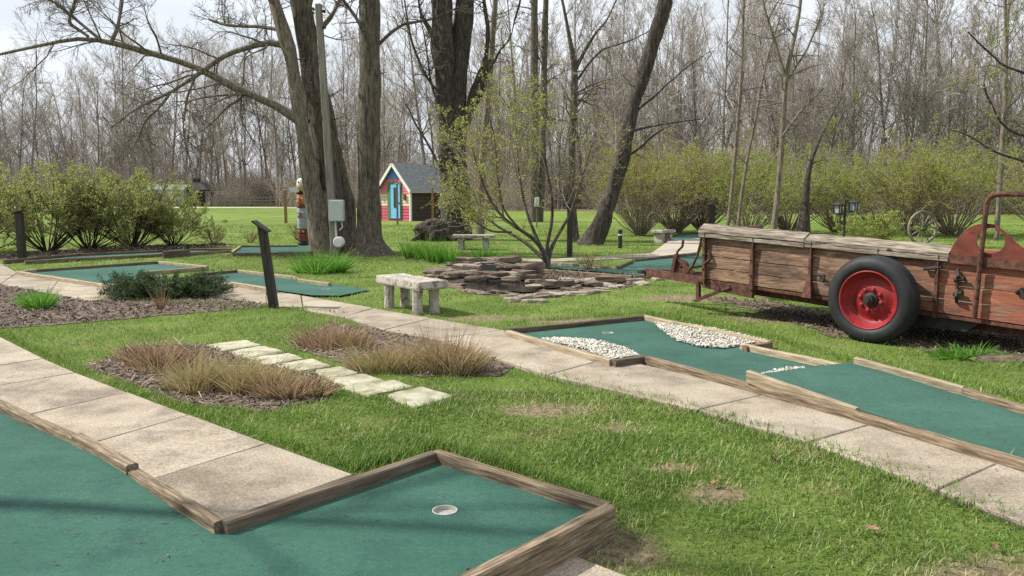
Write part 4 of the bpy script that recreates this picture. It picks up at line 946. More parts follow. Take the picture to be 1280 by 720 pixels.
gl = W(853, 334, YS - .28); MB().lathe([(0.02, -.02), (0.10, -.02), (0.10, .02), (0.02, .02)], 14, 'Y', tuple(gl)).build('gear', 'rust', wagon)
beam((846, 322), (868, 342), YS - .26, YS - .26, .04, .03, 'lever_brace')

# ================================================================== PAINTED SHED
SH = 0.62                                     # gable turned to the left of the viewer
Ys = depth_of(276.5); c0 = D(513, 276, Ys); c0.z = 0
fu = Vector((-math.cos(SH), math.sin(SH), 0)) # along the gable, away to the left
su_ = Vector((math.sin(SH), math.cos(SH), 0)) # along the dark side wall, away
sz = Ys / 1000.0
GW, SL, EH, RH = 2.35, 3.3, (276 - 236) * sz, (276 - 206) * sz
shed = tag(empty('painted_shed', c0, math.atan2(-fu.y, -fu.x)), 'small shed with pink, cream and blue painted gable', 'shed')
# local: x along gable (0 at the near corner, negative to the left), y to the back
def wallbox(x0, x1, y0, y1, z0, z1): return MB().box(((x0 + x1) / 2, (y0 + y1) / 2, (z0 + z1) / 2), (abs(x1 - x0), abs(y1 - y0), abs(z1 - z0)))
mid = -GW / 2
wallbox(-0.08, 0, 0.08, SL, 0.0, EH).build('side_wall', 'dark_siding', shed)
for k in range(9):
    wallbox(-0.03, 0.02, 0.1, SL - 0.02, EH * k / 9 + 0.01, EH * (k + 1) / 9 - 0.01).build('siding_board', 'dark_siding', shed)
wallbox(-GW, -GW + 0.08, 0.08, SL, 0.0, EH).build('side_wall', 'dark_siding', shed); wallbox(-GW, 0, SL - 0.08, SL, 0.0, EH).build('back_wall', 'dark_siding', shed)
zz = [0.0, (276 - 258) * sz, (276 - 239) * sz, EH + 0.05]
nb_ = 0
def gable_w(z):                               # half width at height z
    return GW / 2 if z <= EH else GW / 2 * max(0.02, (RH - z) / (RH - EH))
rows = 18
for k in range(rows):                         # the clapboards of the front, coloured in bands
    za, zb_ = RH * 0.97 * k / rows, RH * 0.97 * (k + 1) / rows - 0.008
    col = 'paint_crimson' if za < zz[1] else 'paint_cream' if za < zz[2] * 0.84 else 'paint_pink' if za < RH * 0.73 else 'paint_blue'
    wa, wb = gable_w(za), gable_w(zb_)
    MB().add([(mid - wa, 0.0, za), (mid + wa, 0.0, za), (mid + wa, 0.06, za), (mid - wa, 0.06, za), (mid - wb, 0.02, zb_), (mid + wb, 0.02, zb_), (mid + wb, 0.06, zb_), (mid - wb, 0.06, zb_)],
             [(3, 2, 1, 0), (4, 5, 6, 7), (0, 1, 5, 4), (1, 2, 6, 5), (2, 3, 7, 6), (3, 0, 4, 7)]).build('clapboard', col, shed)
dz1 = (276 - 228) * sz
fr = wallbox(mid - 0.55, mid + 0.52, -0.04, 0.01, 0.12, dz1).build('door_frame', 'paint_green', shed)
dr = wallbox(mid - 0.25, mid + 0.45, -0.07, -0.035, 0.14, dz1 - 0.12).build('door', 'paint_sky', shed)
wallbox(mid - 0.02, mid + 0.30, -0.085, -0.065, 0.75, dz1 - 0.28).build('door_pane', 'pane', dr)
wallbox(mid + 0.34, mid + 0.40, -0.11, -0.07, 0.98, 1.06).build('handle', 'black_iron', dr)
wallbox(mid + 0.72, mid + 0.86, -0.08, 0.0, 1.2, 1.5).build('wall_lamp', 'paint_brown', shed)
wallbox(-0.05, 0.035, -0.03, 0.10, 0, EH).build('corner_trim', 'white_trim', shed); wallbox(-GW - 0.03, -GW + 0.05, -0.03, 0.1, 0, EH).build('corner_trim', 'white_trim', shed)
for s in (-1, 1):
    m = MB(); ex = GW / 2 + 0.18; ez = EH - 0.18 * (RH - EH) / (GW / 2)
    for y0 in (-0.18,):
        m.add([(mid, -0.18, RH + .03), (mid + s * ex, -0.18, ez + .03), (mid + s * ex, SL + .15, ez + .03), (mid, SL + .15, RH + .03), (mid, -0.18, RH + .10), (mid + s * ex, -0.18, ez + .09), (mid + s * ex, SL + .15, ez + .09), (mid, SL + .15, RH + .10)],
              [(3, 2, 1, 0), (4, 5, 6, 7), (0, 1, 5, 4), (1, 2, 6, 5), (2, 3, 7, 6), (3, 0, 4, 7)])
    rf = m.build('roof', 'shingle', shed)
    MB().bar((mid, -0.21, RH + .035), (mid + s * ex, -0.21, ez + .035), 0.05, 0.16).build('barge_board', 'white_trim', rf)
    MB().bar((mid + s * (ex + .01), -0.18, ez + .03), (mid + s * (ex + .01), SL + .15, ez + .03), 0.03, 0.10).build('fascia', 'wood_light', rf)

# ================================================================== TOTEM POLE
tb = G(379.5, 308); Yt = tb.y; tz = Yt / 1000.0
totem = tag(empty('totem_pole', (tb.x, tb.y, 0.03)), 'carved and painted totem pole with a white bird head', 'totem pole')
TH = 83 * tz; r = 0.155
def seg(z0, z1, r0, r1, mat, name='carved_block'):
    n = 16; return MB().lathe([(0.001, z0), (r0 * .9, z0), (r0, z0 + .02), ((r0 + r1) / 2 * 1.04, (z0 + z1) / 2), (r1, z1 - .02), (r1 * .9, z1), (0.001, z1)], n).build(name, mat, totem, smooth=False)
blocks = [(0, .06, 'black_iron'), (.06, .17, 'paint_brown'), (.17, .25, 'paint_brown'), (.25, .41, 'paint_grey'), (.41, .56, 'paint_grey'), (.56, .62, 'paint_brown'), (.62, .76, 'paint_orange'), (.76, .81, 'black_iron'), (.81, .90, 'paint_yellow')]
for a, b, m_ in blocks:
    o = seg(a * TH, b * TH - .005, r * rnd.uniform(.96, 1.06), r * rnd.uniform(.94, 1.02), m_)
for zc, m_, em in ((.21, 'paint_cream', 'black_iron'), (.49, 'white_trim', 'black_iron'), (.70, 'white_trim', 'black_iron')):
    for s in (-1, 1):
        e = MB().lathe([(0.001, -.02), (.026, -.014), (.03, 0), (.001, 0.02)], 10, 'Y', (s * .065 - .03, -r, zc * TH)).build('eye', m_, totem)
        MB().lathe([(0.001, -.03), (.016, -.024), (.016, -.01), (.001, -.01)], 8, 'Y', (s * .065 - .03, -r, zc * TH)).build('pupil', em, e)
    MB().add([(-.06, -r - .0, zc * TH - .06), (.0, -r, zc * TH - .06), (-.03, -r, zc * TH + .04), (-.03, -r - .07, zc * TH - .05)], [(0, 1, 3), (1, 2, 3), (2, 0, 3), (0, 2, 1)]).build('nose', 'paint_brown', totem)
    MB().box((-.03, -r, zc * TH - .095), (.16, .05, .03)).build('mouth', 'paint_crimson', totem)
hd = MB().lathe([(0.001, .86 * TH), (.12, .865 * TH), (.15, .91 * TH), (.13, .97 * TH), (.07, TH), (.001, 1.005 * TH)], 14).build('bird_head', 'white_trim', totem, smooth=True)
MB().add([(-.10, -.06, .955 * TH), (-.10, .06, .955 * TH), (-.10, -.05, .90 * TH), (-.10, .05, .90 * TH), (-.25, -.02, .93 * TH), (-.25, .02, .93 * TH), (-.27, 0, .88 * TH)],
         [(0, 1, 5, 4), (0, 4, 6, 2), (1, 3, 6, 5), (4, 5, 6), (2, 6, 3), (0, 2, 3, 1)]).build('beak', 'paint_yellow', hd)
for s in (-1, 1):
    MB().add([(-.05, s * .13, .88 * TH), (-.33, s * .16, .86 * TH), (-.30, s * .16, .80 * TH), (-.05, s * .14, .80 * TH), (-.05, s * .17, .88 * TH), (-.33, s * .19, .86 * TH), (-.30, s * .19, .80 * TH), (-.05, s * .17, .80 * TH)],
             [(3, 2, 1, 0), (4, 5, 6, 7), (0, 1, 5, 4), (1, 2, 6, 5), (2, 3, 7, 6), (3, 0, 4, 7)]).build('wing', 'white_trim', totem)
    MB().lathe([(0.001, -.012), (.025, -.01), (.025, .01), (.001, .012)], 10, 'Y', (-.06, s * .13, .945 * TH)).build('eye', 'black_iron', hd)

# ================================================================== FAR BUILDINGS AND FENCE
Yg = 104.0
gb = D(247, 250, Yg); gb.z = 0
pav = tag(empty('pavilion', gb), 'dark roofed timber pavilion at the edge of the wood', 'pavilion')
for sx in (-1, 1):
    for sy in (-1, 1): MB().box((sx * 1.4, sy * 1.4, 1.0), (0.22, 0.22, 2.0)).build('pavilion_post', 'post_dark', pav)
MB().lathe([(3.1, 1.95), (3.2, 2.1), (1.3, 3.0), (.5, 3.1), (.5, 3.5), (0.001, 3.7)], 4).build('roof', 'post_dark', pav, rz=math.pi / 4)
for k in range(4): MB().box((0.9, -1.42, 0.25 + .42 * k), (0.9, 0.06, 0.24)).build('slat', 'post_dark', pav)
ob = D(208, 250, 102); ob.z = 0
outb = tag(empty('outbuilding', ob, 0.1), 'low pale grey outbuilding behind the hedge shrubs', 'building')
MB().box((0, 0, 1.05), (5.2, 3.0, 2.1)).build('wall', 'paint_grey', outb)
MB().add([(-2.8, -1.7, 2.1), (2.8, -1.7, 2.1), (2.8, 1.7, 2.1), (-2.8, 1.7, 2.1), (-2.8, 0, 2.75), (2.8, 0, 2.75)], [(3, 2, 1, 0), (0, 1, 5, 4), (2, 3, 4, 5), (1, 2, 5), (3, 0, 4)]).build('roof', 'shingle', outb)
MB().box((1.2, -1.52, 0.95), (0.9, 0.06, 1.8)).build('door', 'white_trim', outb)
MB().box((-1.0, -1.52, 1.25), (1.4, 0.06, 0.8)).build('window', 'pane', outb)
fn = tag(empty('rail_fence', (0, 0, 0)), 'weathered three rail fence at the far edge of the lawn', 'fence')
Yf = 100.0; fx0, fx1 = D(258, 250, Yf).x, D(398, 250, Yf).x; n = 7
for k in range(n + 1):
    x = fx0 + (fx1 - fx0) * k / n; MB().box((x, Yf, 0.62), (0.16, 0.16, 1.3)).build('fence_post', 'fence_wood', fn)
    if k < n:
        for zr in (0.35, 0.75, 1.12):
            MB().box((x + (fx1 - fx0) / n / 2, Yf - 0.02, zr + rnd.uniform(-.03, .03)), ((fx1 - fx0) / n - 0.02, 0.07, 0.14)).build('rail', 'fence_wood', fn)

# ================================================================== TREES IN THE GROUNDS
TRIM = 0.86
def px_line(pts, depth, bend=0.0):
    """pixel polyline with widths -> points and radii at one distance (bend: lean towards or away along it)"""
    P, Rr = [], []
    for i, (a, b, w) in enumerate(pts):
        d = depth + bend * i / max(1, len(pts) - 1); v = D(a, b, d); P.append(tuple(v)); Rr.append(w / 2 / FPX * d * TRIM)
    return P, Rr
def tree_obj(name, label, base, trunk_sets, crown_sets, bark, twig='twig', group=None, leaf=None, gnarl=0.05, fine=0.0):
    root = tag(empty(name, base), label, 'tree', group)
    off = np.array(base)
    v, f = tubes(trunk_sets)
    if gnarl:
        if fine:
            rg = np.array([1 - 2 * abs(mnoise.noise((p[0] * 5.5, p[1] * 5.5, p[2] * 0.8))) + 0.5 * mnoise.noise((p[0] * 14, p[1] * 14, p[2] * 2.5)) for p in v])
            ax = np.concatenate([np.repeat(P_.reshape(-1, 3), n_, 0) for P_, R_, n_ in trunk_sets]); v = ax + (v - ax) * (1 + fine * rg[:, None])
        v = v + np.array([[mnoise.noise((p[0] * 3.1, p[1] * 3.1, p[2] * 0.9)), mnoise.noise((p[0] * 3.1 + 9, p[1] * 3.1, p[2] * 0.9)), 0] for p in v]) * gnarl
    link('trunk', np_mesh('trunk', v - off, f), bark, root, smooth=True)
    if crown_sets:
        v, f = tubes(crown_sets); link('crown', np_mesh('crown', v - off, f), twig, root)
    if leaf is not None:
        C, size, mat, g = leaf; v, f = leaves(g, C, size); link('leaf_cluster', np_mesh('foliage', v - off, f, g.uniform(0, 1, len(f))), mat, root)['kind'] = 'stuff'
    return root
def stem_set(lines, k, n):
    Ps, Rs = zip(*[resample(p, r, k) for p, r in lines]); return np.array(Ps), np.array(Rs), n

# --- three-stemmed tree with the long low limbs
g = np.random.default_rng(3); d1 = 20.6
st = [px_line([(403, 318, 40), (399, 305, 30), (394, 270, 25), (387, 220, 22), (381, 180, 21), (374, 130, 20), (364, 80, 18), (354, 40, 17), (343, 0, 15), (322, -80, 14), (300, -170, 10)], d1 - 0.1),
      px_line([(424, 318, 50), (420, 300, 38), (415, 250, 34), (406, 190, 31), (397, 130, 30), (386, 60, 28), (374, 0, 27), (358, -80, 23), (343, -180, 16)], d1 + 0.45),
      px_line([(438, 319, 34), (436, 290, 24), (432, 250, 22), (420, 200, 20), (411, 150, 17), (402, 110, 12)], d1 + 0.7)]
limb = [px_line([(384, 156, 18), (366, 144, 14), (345, 132, 11), (320, 122, 10), (300, 112, 10), (280, 102, 9.5), (262, 95, 9), (248, 85, 9), (225, 76, 8), (200, 70, 8), (175, 63, 7.5), (150, 56, 7), (128, 50, 7), (110, 46, 6), (85, 48, 5), (60, 55, 5), (30, 62, 4), (-30, 74, 3)], d1, -1.0),
        px_line([(366, 62, 12), (352, 54, 9), (330, 52, 8), (318, 57, 8), (300, 62, 7), (280, 68, 7), (265, 80, 7), (250, 92, 6), (232, 104, 5), (210, 117, 4.5), (190, 124, 4), (165, 140, 3), (137, 160, 2)], d1, -0.8),
        px_line([(210, 117, 4), (200, 132, 4), (183, 148, 3), (172, 178, 2)], d1 - .6),
        px_line([(358, 40, 7), (343, 36, 5), (325, 33, 4.5), (300, 33, 4), (280, 31, 4), (262, 24, 3)], d1, 0.6),
        px_line([(140, 54, 5), (146, 38, 5), (150, 12, 4), (155, -40, 3)], d1 - .7), px_line([(128, 50, 5), (100, 30, 4), (75, 8, 3), (40, -20, 2)], d1 - .8),
        px_line([(110, 46, 4), (85, 28, 4), (92, 10, 4), (105, -30, 3)], d1 - .9), px_line([(245, 95, 3), (232, 125, 3), (228, 160, 2), (235, 195, 1.5)], d1 - .4),
        px_line([(305, 66, 3), (303, 110, 2.5), (300, 150, 2.5), (318, 180, 1.5)], d1), px_line([(355, 20, 7), (330, -10, 5), (280, -40, 4), (220, -60, 3), (140, -70, 2)], d1, -1.5),
        px_line([(385, 60, 8), (420, 10, 6), (450, -40, 4), (480, -100, 3)], d1 + .5, 1.0), px_line([(378, 30, 8), (402, -40, 6), (420, -120, 4)], d1 + .5, -1), px_line([(345, -5, 7), (290, -60, 5), (200, -110, 4), (100, -140, 2)], d1, 1.5)]
LP, LR, _ = stem_set(limb, 18, 7)
c1 = children(g, LP, LR, 17, (0.12, 1.0), (35, 80), 0.26, 0.42, 6, -0.03, 0.17, 0.008, 0.7, 0.3)
c2 = children(g, c1[0], c1[1], 7, (0.2, 1.0), (25, 65), 0.55, 0.6, 5, -0.02, 0.18, 0.006, 0.2)
c3 = children(g, c2[0], c2[1], 4, (0.2, 1.0), (25, 60), 0.65, 0.6, 4, 0.0, 0.15, 0.0045, 0.12)
SP_, SR_, _ = stem_set(st, 70, 24)
v1 = children(g, SP_, SR_, 14, (0.3, 1.0), (50, 90), 0.10, 0.12, 5, -0.05, 0.2, 0.006, 0.6); v2 = children(g, v1[0], v1[1], 5, (0.2, 1.0), (25, 65), 0.5, 0.6, 4, -0.02, 0.18, 0.004)
t1 = tree_obj('multi_stemmed_tree', 'large tree with several leaning trunks and long low limbs', (G(412, 318).x, d1, 0), [(SP_[:1], SR_[:1], 26), (LP, LR, 8)],
         [(c1[0], c1[1], 5), (c2[0], c2[1], 4), (c3[0], c3[1], 3), (v1[0], v1[1], 4), (v2[0], v2[1], 3)], 'bark_pale', gnarl=0.06, fine=0.09)
t1b = tree_obj('dark_stems', None, (G(412, 318).x, d1, 0), [(SP_[1:], SR_[1:], 26)], [], 'bark', gnarl=0.06, fine=0.10)
for ch in list(t1b.children): ch.parent = t1
bpy.data.objects.remove(t1b)

def up_tree(name, label, stems, depth, bark, seed, twigs=12, side=14, tr=(0.35, 1.0), lf=0.12, limbs=(), gnarl=0.05, lv=2, droop=-0.02, k=22, leaf=None, rf=0.16, fine=0.0):
    g = np.random.default_rng(seed); ST = stem_set([px_line(s, d) for s, d in stems], k, side)
    sets = [ST]; crowns = []
    src = [(ST[0], ST[1], rf)]
    if limbs:
        LM = stem_set([px_line(s, d) for s, d in limbs], 14, 7); sets.append(LM); src.append((LM[0], LM[1], 0.5))
    last = []
    for i, (P_, R_, rf_) in enumerate(src):
        a = children(g, P_, R_, twigs, tr if i == 0 else (0.15, 1), (40, 80), lf if i == 0 else 0.35, rf_, 6, droop, 0.16, 0.008, 0.5, 0.35)
        b = children(g, a[0], a[1], 6, (0.2, 1), (25, 65), 0.5, 0.6, 5, 0, 0.18, 0.005); crowns += [(*a, 5), (*b, 4)]; last.append(b)
        if lv > 2:
            c = children(g, b[0], b[1], 3, (0.2, 1), (25, 60), 0.6, 0.6, 4, 0, 0.15, 0.004); crowns.append((*c, 3)); last.append(c)
    bx0, by0, _ = stems[0][0][0]; base = D(bx0, by0, stems[0][1]); base.z = 0
    lf_ = None
    if leaf:
        P_ = last[-1][0]; lf_ = (pick_on(g, P_, leaf[0], (0.3, 1.0)), leaf[1], leaf[2], g)
    return tree_obj(name, label, base, sets, crowns, bark, 'twig', None, lf_, gnarl, fine)
up_tree('straight_trunk_tree', 'straight dark trunked tree with a flared knobbly base', [([(463, 322, 74), (462, 312, 56), (461, 300, 42), (461, 280, 35), (461, 240, 32), (461, 200, 30), (462, 100, 29), (462, 0, 28), (461, -150, 25), (463, -330, 19)], 20.0)],
        20, 'bark', 7, 16, limbs=[([(470, 60, 5), (500, 30, 4), (540, 25, 3), (580, 5, 2)], 20), ([(455, 40, 5), (430, 0, 4), (410, -40, 3)], 19.7), ([(468, -20, 9), (520, -90, 6), (580, -160, 4)], 20.2), ([(455, -60, 9), (400, -150, 6), (350, -220, 4)], 20.2)], gnarl=0.05, lf=0.07, k=80, side=28, fine=0.07)
up_tree('twin_trunk_tree', 'rugged twin trunked tree with a broken limb stub', [
        ([(561, 301, 34), (562, 285, 26), (562, 240, 23), (560, 170, 24), (556, 100, 25), (553, 40, 27), (551, -30, 25), (545, -150, 20)], 26.5),
        ([(577, 301, 30), (577, 270, 22), (575, 210, 21), (572, 140, 24), (573, 80, 26), (579, 20, 25), (585, -40, 22), (600, -160, 17)], 26.8),
        ([(576, 170, 18), (588, 135, 17), (598, 108, 17), (607, 82, 15), (609, 74, 13)], 26.6)], 26.6, 'bark_dark', 9, 14,
        limbs=[([(606, 80, 6), (610, 40, 5), (606, 0, 4), (600, -40, 3)], 26.6), ([(604, 95, 4), (622, 70, 3), (640, 40, 2), (650, 0, 2)], 26.5), ([(550, 60, 7), (528, 20, 5), (515, -30, 4)], 26.4), ([(553, 120, 4), (530, 95, 4), (515, 60, 3), (505, 0, 2)], 26.3), ([(560, 230, 3), (530, 170, 3), (505, 130, 2)], 26.3), ([(556, 150, 4), (540, 110, 3), (535, 60, 3), (525, 20, 2)], 26.3)], gnarl=0.10, lf=0.11, lv=3, rf=0.10, k=80, side=24, fine=0.14)
up_tree('leaning_tree', 'dark rough barked tree leaning far over the lawn', [
        ([(737, 310, 36), (741, 300, 29), (752, 275, 23), (765, 240, 21), (775, 205, 20), (785, 160, 19.5), (795, 120, 18.5), (808, 80, 18), (821, 40, 18), (833, 0, 17.5), (846, -50, 15), (868, -140, 10)], 24.0)],
        24, 'bark_dark', 10, 8, limbs=[([(790, 145, 4), (820, 118, 2.5), (850, 90, 2), (880, 70, 1)], 24), ([(785, 165, 4), (815, 158, 2.2), (850, 152, 1.8), (885, 148, 1)], 23.8), ([(775, 200, 4), (800, 185, 3), (830, 160, 2)], 24.1), ([(835, -5, 8), (800, -60, 6), (770, -120, 4)], 24), ([(838, -20, 8), (890, -70, 6), (940, -110, 4)], 24)], gnarl=0.08, lf=0.08, rf=0.10, k=90, side=26, fine=0.14)
up_tree('slim_forked_tree', 'slim upright tree forking high beside the dark post', [
        ([(719, 306, 16), (717, 280, 11), (715, 230, 10), (715, 180, 9), (718, 120, 9), (719, 85, 9), (711, 40, 5), (703, 0, 4), (690, -60, 2)], 25.5), ([(719, 88, 6), (730, 65, 4.5), (745, 40, 3.5), (757, 28, 2.5), (775, -10, 1.5)], 25.5), ([(718, 105, 3.5), (735, 80, 3), (752, 62, 2.5), (790, 50, 1.8), (810, 40, 1)], 25.6)],
        25.5, 'bark', 12, 14, side=8, gnarl=0.02, lf=0.16, lv=3, rf=0.4)
up_tree('pale_trunk_tree', 'pale trunked tree standing behind the low far bench', [
        ([(600, 300, 14), (600, 270, 12), (602, 220, 11), (606, 160, 10), (612, 100, 9), (616, 40, 8), (622, -40, 6)], 30)], 30, 'bark_pale', 14, 16, side=8, gnarl=0.02, lf=0.14, lv=3, rf=0.3)
up_tree('paired_stem_tree', 'tall tree with two close parallel stems behind the budding tree', [
        ([(668, 279, 16), (667, 200, 13), (667, 130, 12), (668, 60, 11), (668, 0, 10), (666, -100, 7)], 44), ([(674, 279, 12), (678, 200, 10), (680, 120, 9), (681, 40, 9), (684, -60, 7)], 44.3)], 44, 'bark', 15, 16, side=8, gnarl=0.04, lf=0.12, lv=3, rf=0.25)
# the slender grey saplings behind the wagon
for i, (px, pts, dp, lab) in enumerate((
        (912, [(908, 296, 6), (915, 240, 5.5), (919, 190, 5), (925, 120, 4.5), (928, 60, 4), (931, -20, 3)], 22, 'slender straight grey sapling rising behind the wagon front'),
        (925, [(921, 296, 5), (928, 240, 5), (935, 190, 4.5), (945, 150, 4), (952, 100, 3), (975, 20, 2)], 22.5, 'thin crooked sapling beside the slender straight one'),
        (970, [(966, 298, 9), (972, 240, 8), (977, 190, 7.5), (980, 130, 7), (983, 90, 6.5), (990, 60, 6), (999, 20, 5), (1004, -30, 4)], 21, 'forked young tree standing behind the middle of the wagon'),
        (1004, [(1004, 292, 22), (1006, 265, 14), (1008, 235, 10), (1012, 205, 6.5), (1022, 180, 4), (1036, 150, 2.5), (1060, 110, 1)], 27, 'short dark trunked tree behind the lantern post'),
        (1240, [(1246, 300, 8), (1249, 250, 7), (1252, 200, 7), (1256, 120, 6), (1258, 60, 5), (1256, -20, 4)], 26, 'slim tree beyond the hoop of the wagon'))):
    lm = {2: [([(982, 95, 5), (968, 50, 4), (955, 10, 3), (948, -30, 2)], 21), ([(984, 100, 4), (1010, 60, 3), (1030, 10, 2)], 21.2), ([(978, 170, 3), (1000, 140, 3), (1030, 110, 2)], 20.8)]}.get(i, ())
    up_tree('young_tree', lab, [(pts, dp)], dp, 'bark_pale' if i != 3 else 'bark_dark', 30 + i, 12, side=7, gnarl=0.015, lf=0.16, lv=3, limbs=lm, k=16, rf=0.4, tr=(0.3, 1.0), leaf=(900, 0.05, 'leaf_green') if i in (3, 4) else None)
# limbs reaching in from a tree beyond the right edge
up_tree('overhanging_tree', 'dark crooked limbed tree standing right of the wagon', [
        ([(1345, 300, 30), (1340, 240, 24), (1335, 190, 20), (1330, 120, 18), (1335, 40, 14), (1340, -60, 10)], 19)], 19, 'bark_dark', 51, 12, side=10, lf=0.12, lv=3, rf=0.3,
        limbs=[([(1334, 185, 8), (1290, 172, 4.5), (1262, 165, 3.5), (1245, 145, 3), (1235, 122, 2.6), (1228, 105, 2), (1236, 80, 1)], 19), ([(1338, 230, 7), (1290, 205, 4), (1262, 196, 3.2), (1240, 190, 3), (1225, 178, 2.6), (1205, 165, 2), (1185, 162, 1)], 18.8), ([(1330, 120, 6), (1290, 95, 4), (1250, 80, 3), (1210, 40, 2)], 19)], leaf=(1500, 0.05, 'leaf_green'))
# a tree left of the picture whose branches shade the front carpet
g = np.random.default_rng(61)
T0 = np.array([[[-9.3, 4.6, -0.05], [-9.25, 4.6, 1.5], [-9.1, 4.7, 3], [-9.0, 4.7, 5], [-8.8, 4.8, 7.5], [-8.6, 4.9, 10]]]); R0 = np.array([[0.15, 0.12, 0.10, 0.08, 0.05, 0.03]])
a = children(g, T0, R0, 10, (0.4, 1), (40, 70), 0.36, 0.35, 7, 0.05, 0.14, 0.02); b = children(g, a[0], a[1], 6, (0.2, 1), (25, 60), 0.5, 0.55, 5, 0.02, 0.15, 0.008); c = children(g, b[0], b[1], 5, (0.2, 1), (25, 60), 0.5, 0.55, 4, 0, 0.15, 0.005)
tree_obj('bare_shade_tree', 'bare tree at the side of the large front green', (-9.3, 4.6, 0), [(T0, R0, 12)], [(*a, 6), (*b, 4), (*c, 3)], 'bark')

# knobbly stump at the foot of the twin trunked tree
sbp = G(548, 300)
stump = tag(empty('stump', (sbp.x, sbp.y - 0.3, 0)), 'dark knobbly stump at the foot of the twin trunk', 'stump')
bm = bmesh.new(); bmesh.ops.create_icosphere(bm, subdivisions=4, radius=0.5)
for v in bm.verts:
    q = v.co.copy(); n_ = mnoise.fractal((q.x * 3, q.y * 3, q.z * 3), 1.0, 2.0, 5) * 0.26
    v.co = q * (1 + n_); v.co.x *= 1.4; v.co.y *= 0.8; v.co.z = max(-0.02, v.co.z * 0.85 + 0.27)
me = bpy.data.meshes.new('burl'); bm.to_mesh(me); bm.free(); link('burl', me, 'bark_dark', stump)
m = MB()
for k in range(7):
    a = k * 0.9; m.tube([(0.35 * math.cos(a), 0.2 * math.sin(a), 0.35), (0.7 * math.cos(a), 0.45 * math.sin(a), 0.12), (0.95 * math.cos(a), 0.6 * math.sin(a), -0.02)], [0.14, 0.09, 0.03], 7)
m.build('root', 'bark_dark', stump)

# ================================================================== SMALL BUDDING TREE IN THE BED
g = np.random.default_rng(71); db_ = 16.2
st = [px_line([(683, 336, 12), (683, 325, 9), (680, 312, 7), (668, 298, 6), (650, 287, 5), (630, 275, 4.5), (612, 250, 3.5), (598, 215, 2.5), (588, 175, 1.5)], db_, -0.8),
      px_line([(684, 336, 10), (685, 322, 7), (690, 305, 6), (700, 290, 5), (712, 270, 4), (722, 240, 3.5), (735, 200, 2.5), (742, 170, 1.5)], db_, 0.7),
      px_line([(682, 330, 8), (676, 308, 6), (665, 285, 5), (655, 255, 4), (648, 215, 3), (645, 170, 2), (640, 135, 1.5)], db_, 0.6),
      px_line([(684, 330, 8), (683, 305, 6), (690, 280, 5), (690, 245, 4), (682, 205, 3), (680, 170, 2), (684, 140, 1.5)], db_, -0.5),
      px_line([(681, 325, 6), (660, 305, 5), (640, 292, 4), (618, 282, 3.5), (600, 262, 3), (585, 225, 2), (572, 190, 1.5)], db_, 0.9),
      px_line([(650, 287, 4), (628, 262, 3), (622, 220, 2.5), (618, 170, 2), (606, 130, 1.5)], db_ - .5), px_line([(640, 290, 3.5), (615, 290, 3), (590, 275, 2), (565, 245, 1.5)], db_ - .6)]
S = stem_set(st, 16, 7)
a = children(g, S[0], S[1], 17, (0.35, 1.0), (20, 65), 0.46, 0.45, 6, 0.10, 0.12, 0.005, 0.4, 0.3); b = children(g, a[0], a[1], 8, (0.15, 1), (20, 60), 0.6, 0.6, 5, 0.05, 0.14, 0.0034); c = children(g, b[0], b[1], 3, (0.2, 1), (20, 55), 0.6, 0.6, 4, 0.05, 0.14, 0.0026)
C = np.concatenate([pick_on(g, c[0], 8500, (0.3, 1)), pick_on(g, b[0], 2500, (0.4, 1))])
left = C[:, 0] < G(683, 336).x + 0.1                      # the leaves are out mostly on its left half
C = C[left | (g.uniform(0, 1, len(C)) < 0.45)]
tree_obj('budding_tree', 'small many stemmed tree budding yellow green beside the rock waterfall', (G(683, 336).x, db_, 0), [S], [(*a, 5), (*b, 4), (*c, 3)], 'bark', 'stem', None, (C, 0.042, 'leaf_spring', g), 0.01)

# ================================================================== SHRUBS
def shrub_mesh(seed, H, Wd, nst, spread, leaf_n, leaf_size, leaf_from, arch=0.05, sub=5, twigs=4, r0=0.02, round_top=False):
    g = np.random.default_rng(seed); K = 8
    az = g.uniform(0, 2 * math.pi, nst); ph = np.sqrt(g.uniform(0.01, 1, nst)) * spread
    d = np.stack([np.cos(az) * np.sin(ph), np.sin(az) * np.sin(ph), np.cos(ph)], 1)
    L = H * g.uniform(0.75, 1.02, nst) * (1.0 if not round_top else 1.0)
    P = np.empty((nst, K, 3)); P[:, 0] = np.stack([np.cos(az), np.sin(az), az * 0], 1) * g.uniform(0, 0.14, (nst, 1))
    for j in range(1, K):
        d = norm(d + np.array([0, 0, arch]) + g.normal(size=(nst, 3)) * 0.10); P[:, j] = P[:, j - 1] + d * (L / (K - 1))[:, None]
    Rr = r0 * np.linspace(1, 0.3, K)[None] * g.uniform(0.6, 1.3, (nst, 1))
    a = children(g, P, Rr, sub, (0.3, 1), (20, 60), 0.38, 0.55, 5, 0.08, 0.15, 0.004); b = children(g, a[0], a[1], twigs, (0.15, 1), (20, 60), 0.55, 0.6, 4, 0.06, 0.15, 0.003)
    sv, sf = tubes([(P, Rr, 5)]); tv, tf = tubes([(*a, 3), (*b, 3)])
    C = np.concatenate([pick_on(g, b[0], int(leaf_n * 0.75)), pick_on(g, a[0], leaf_n - int(leaf_n * 0.75))])
    w = (C[:, 2] / H) + 0.35 * np.hypot(C[:, 0], C[:, 1]) / Wd
    C = C[w + g.normal(size=len(C)) * 0.12 > leaf_from]
    lv, lf = leaves(g, C, leaf_size)
    return np_mesh('stems', sv, sf), np_mesh('twigs', tv, tf), np_mesh('foliage', lv, lf, g.uniform(0, 1, len(lf)))
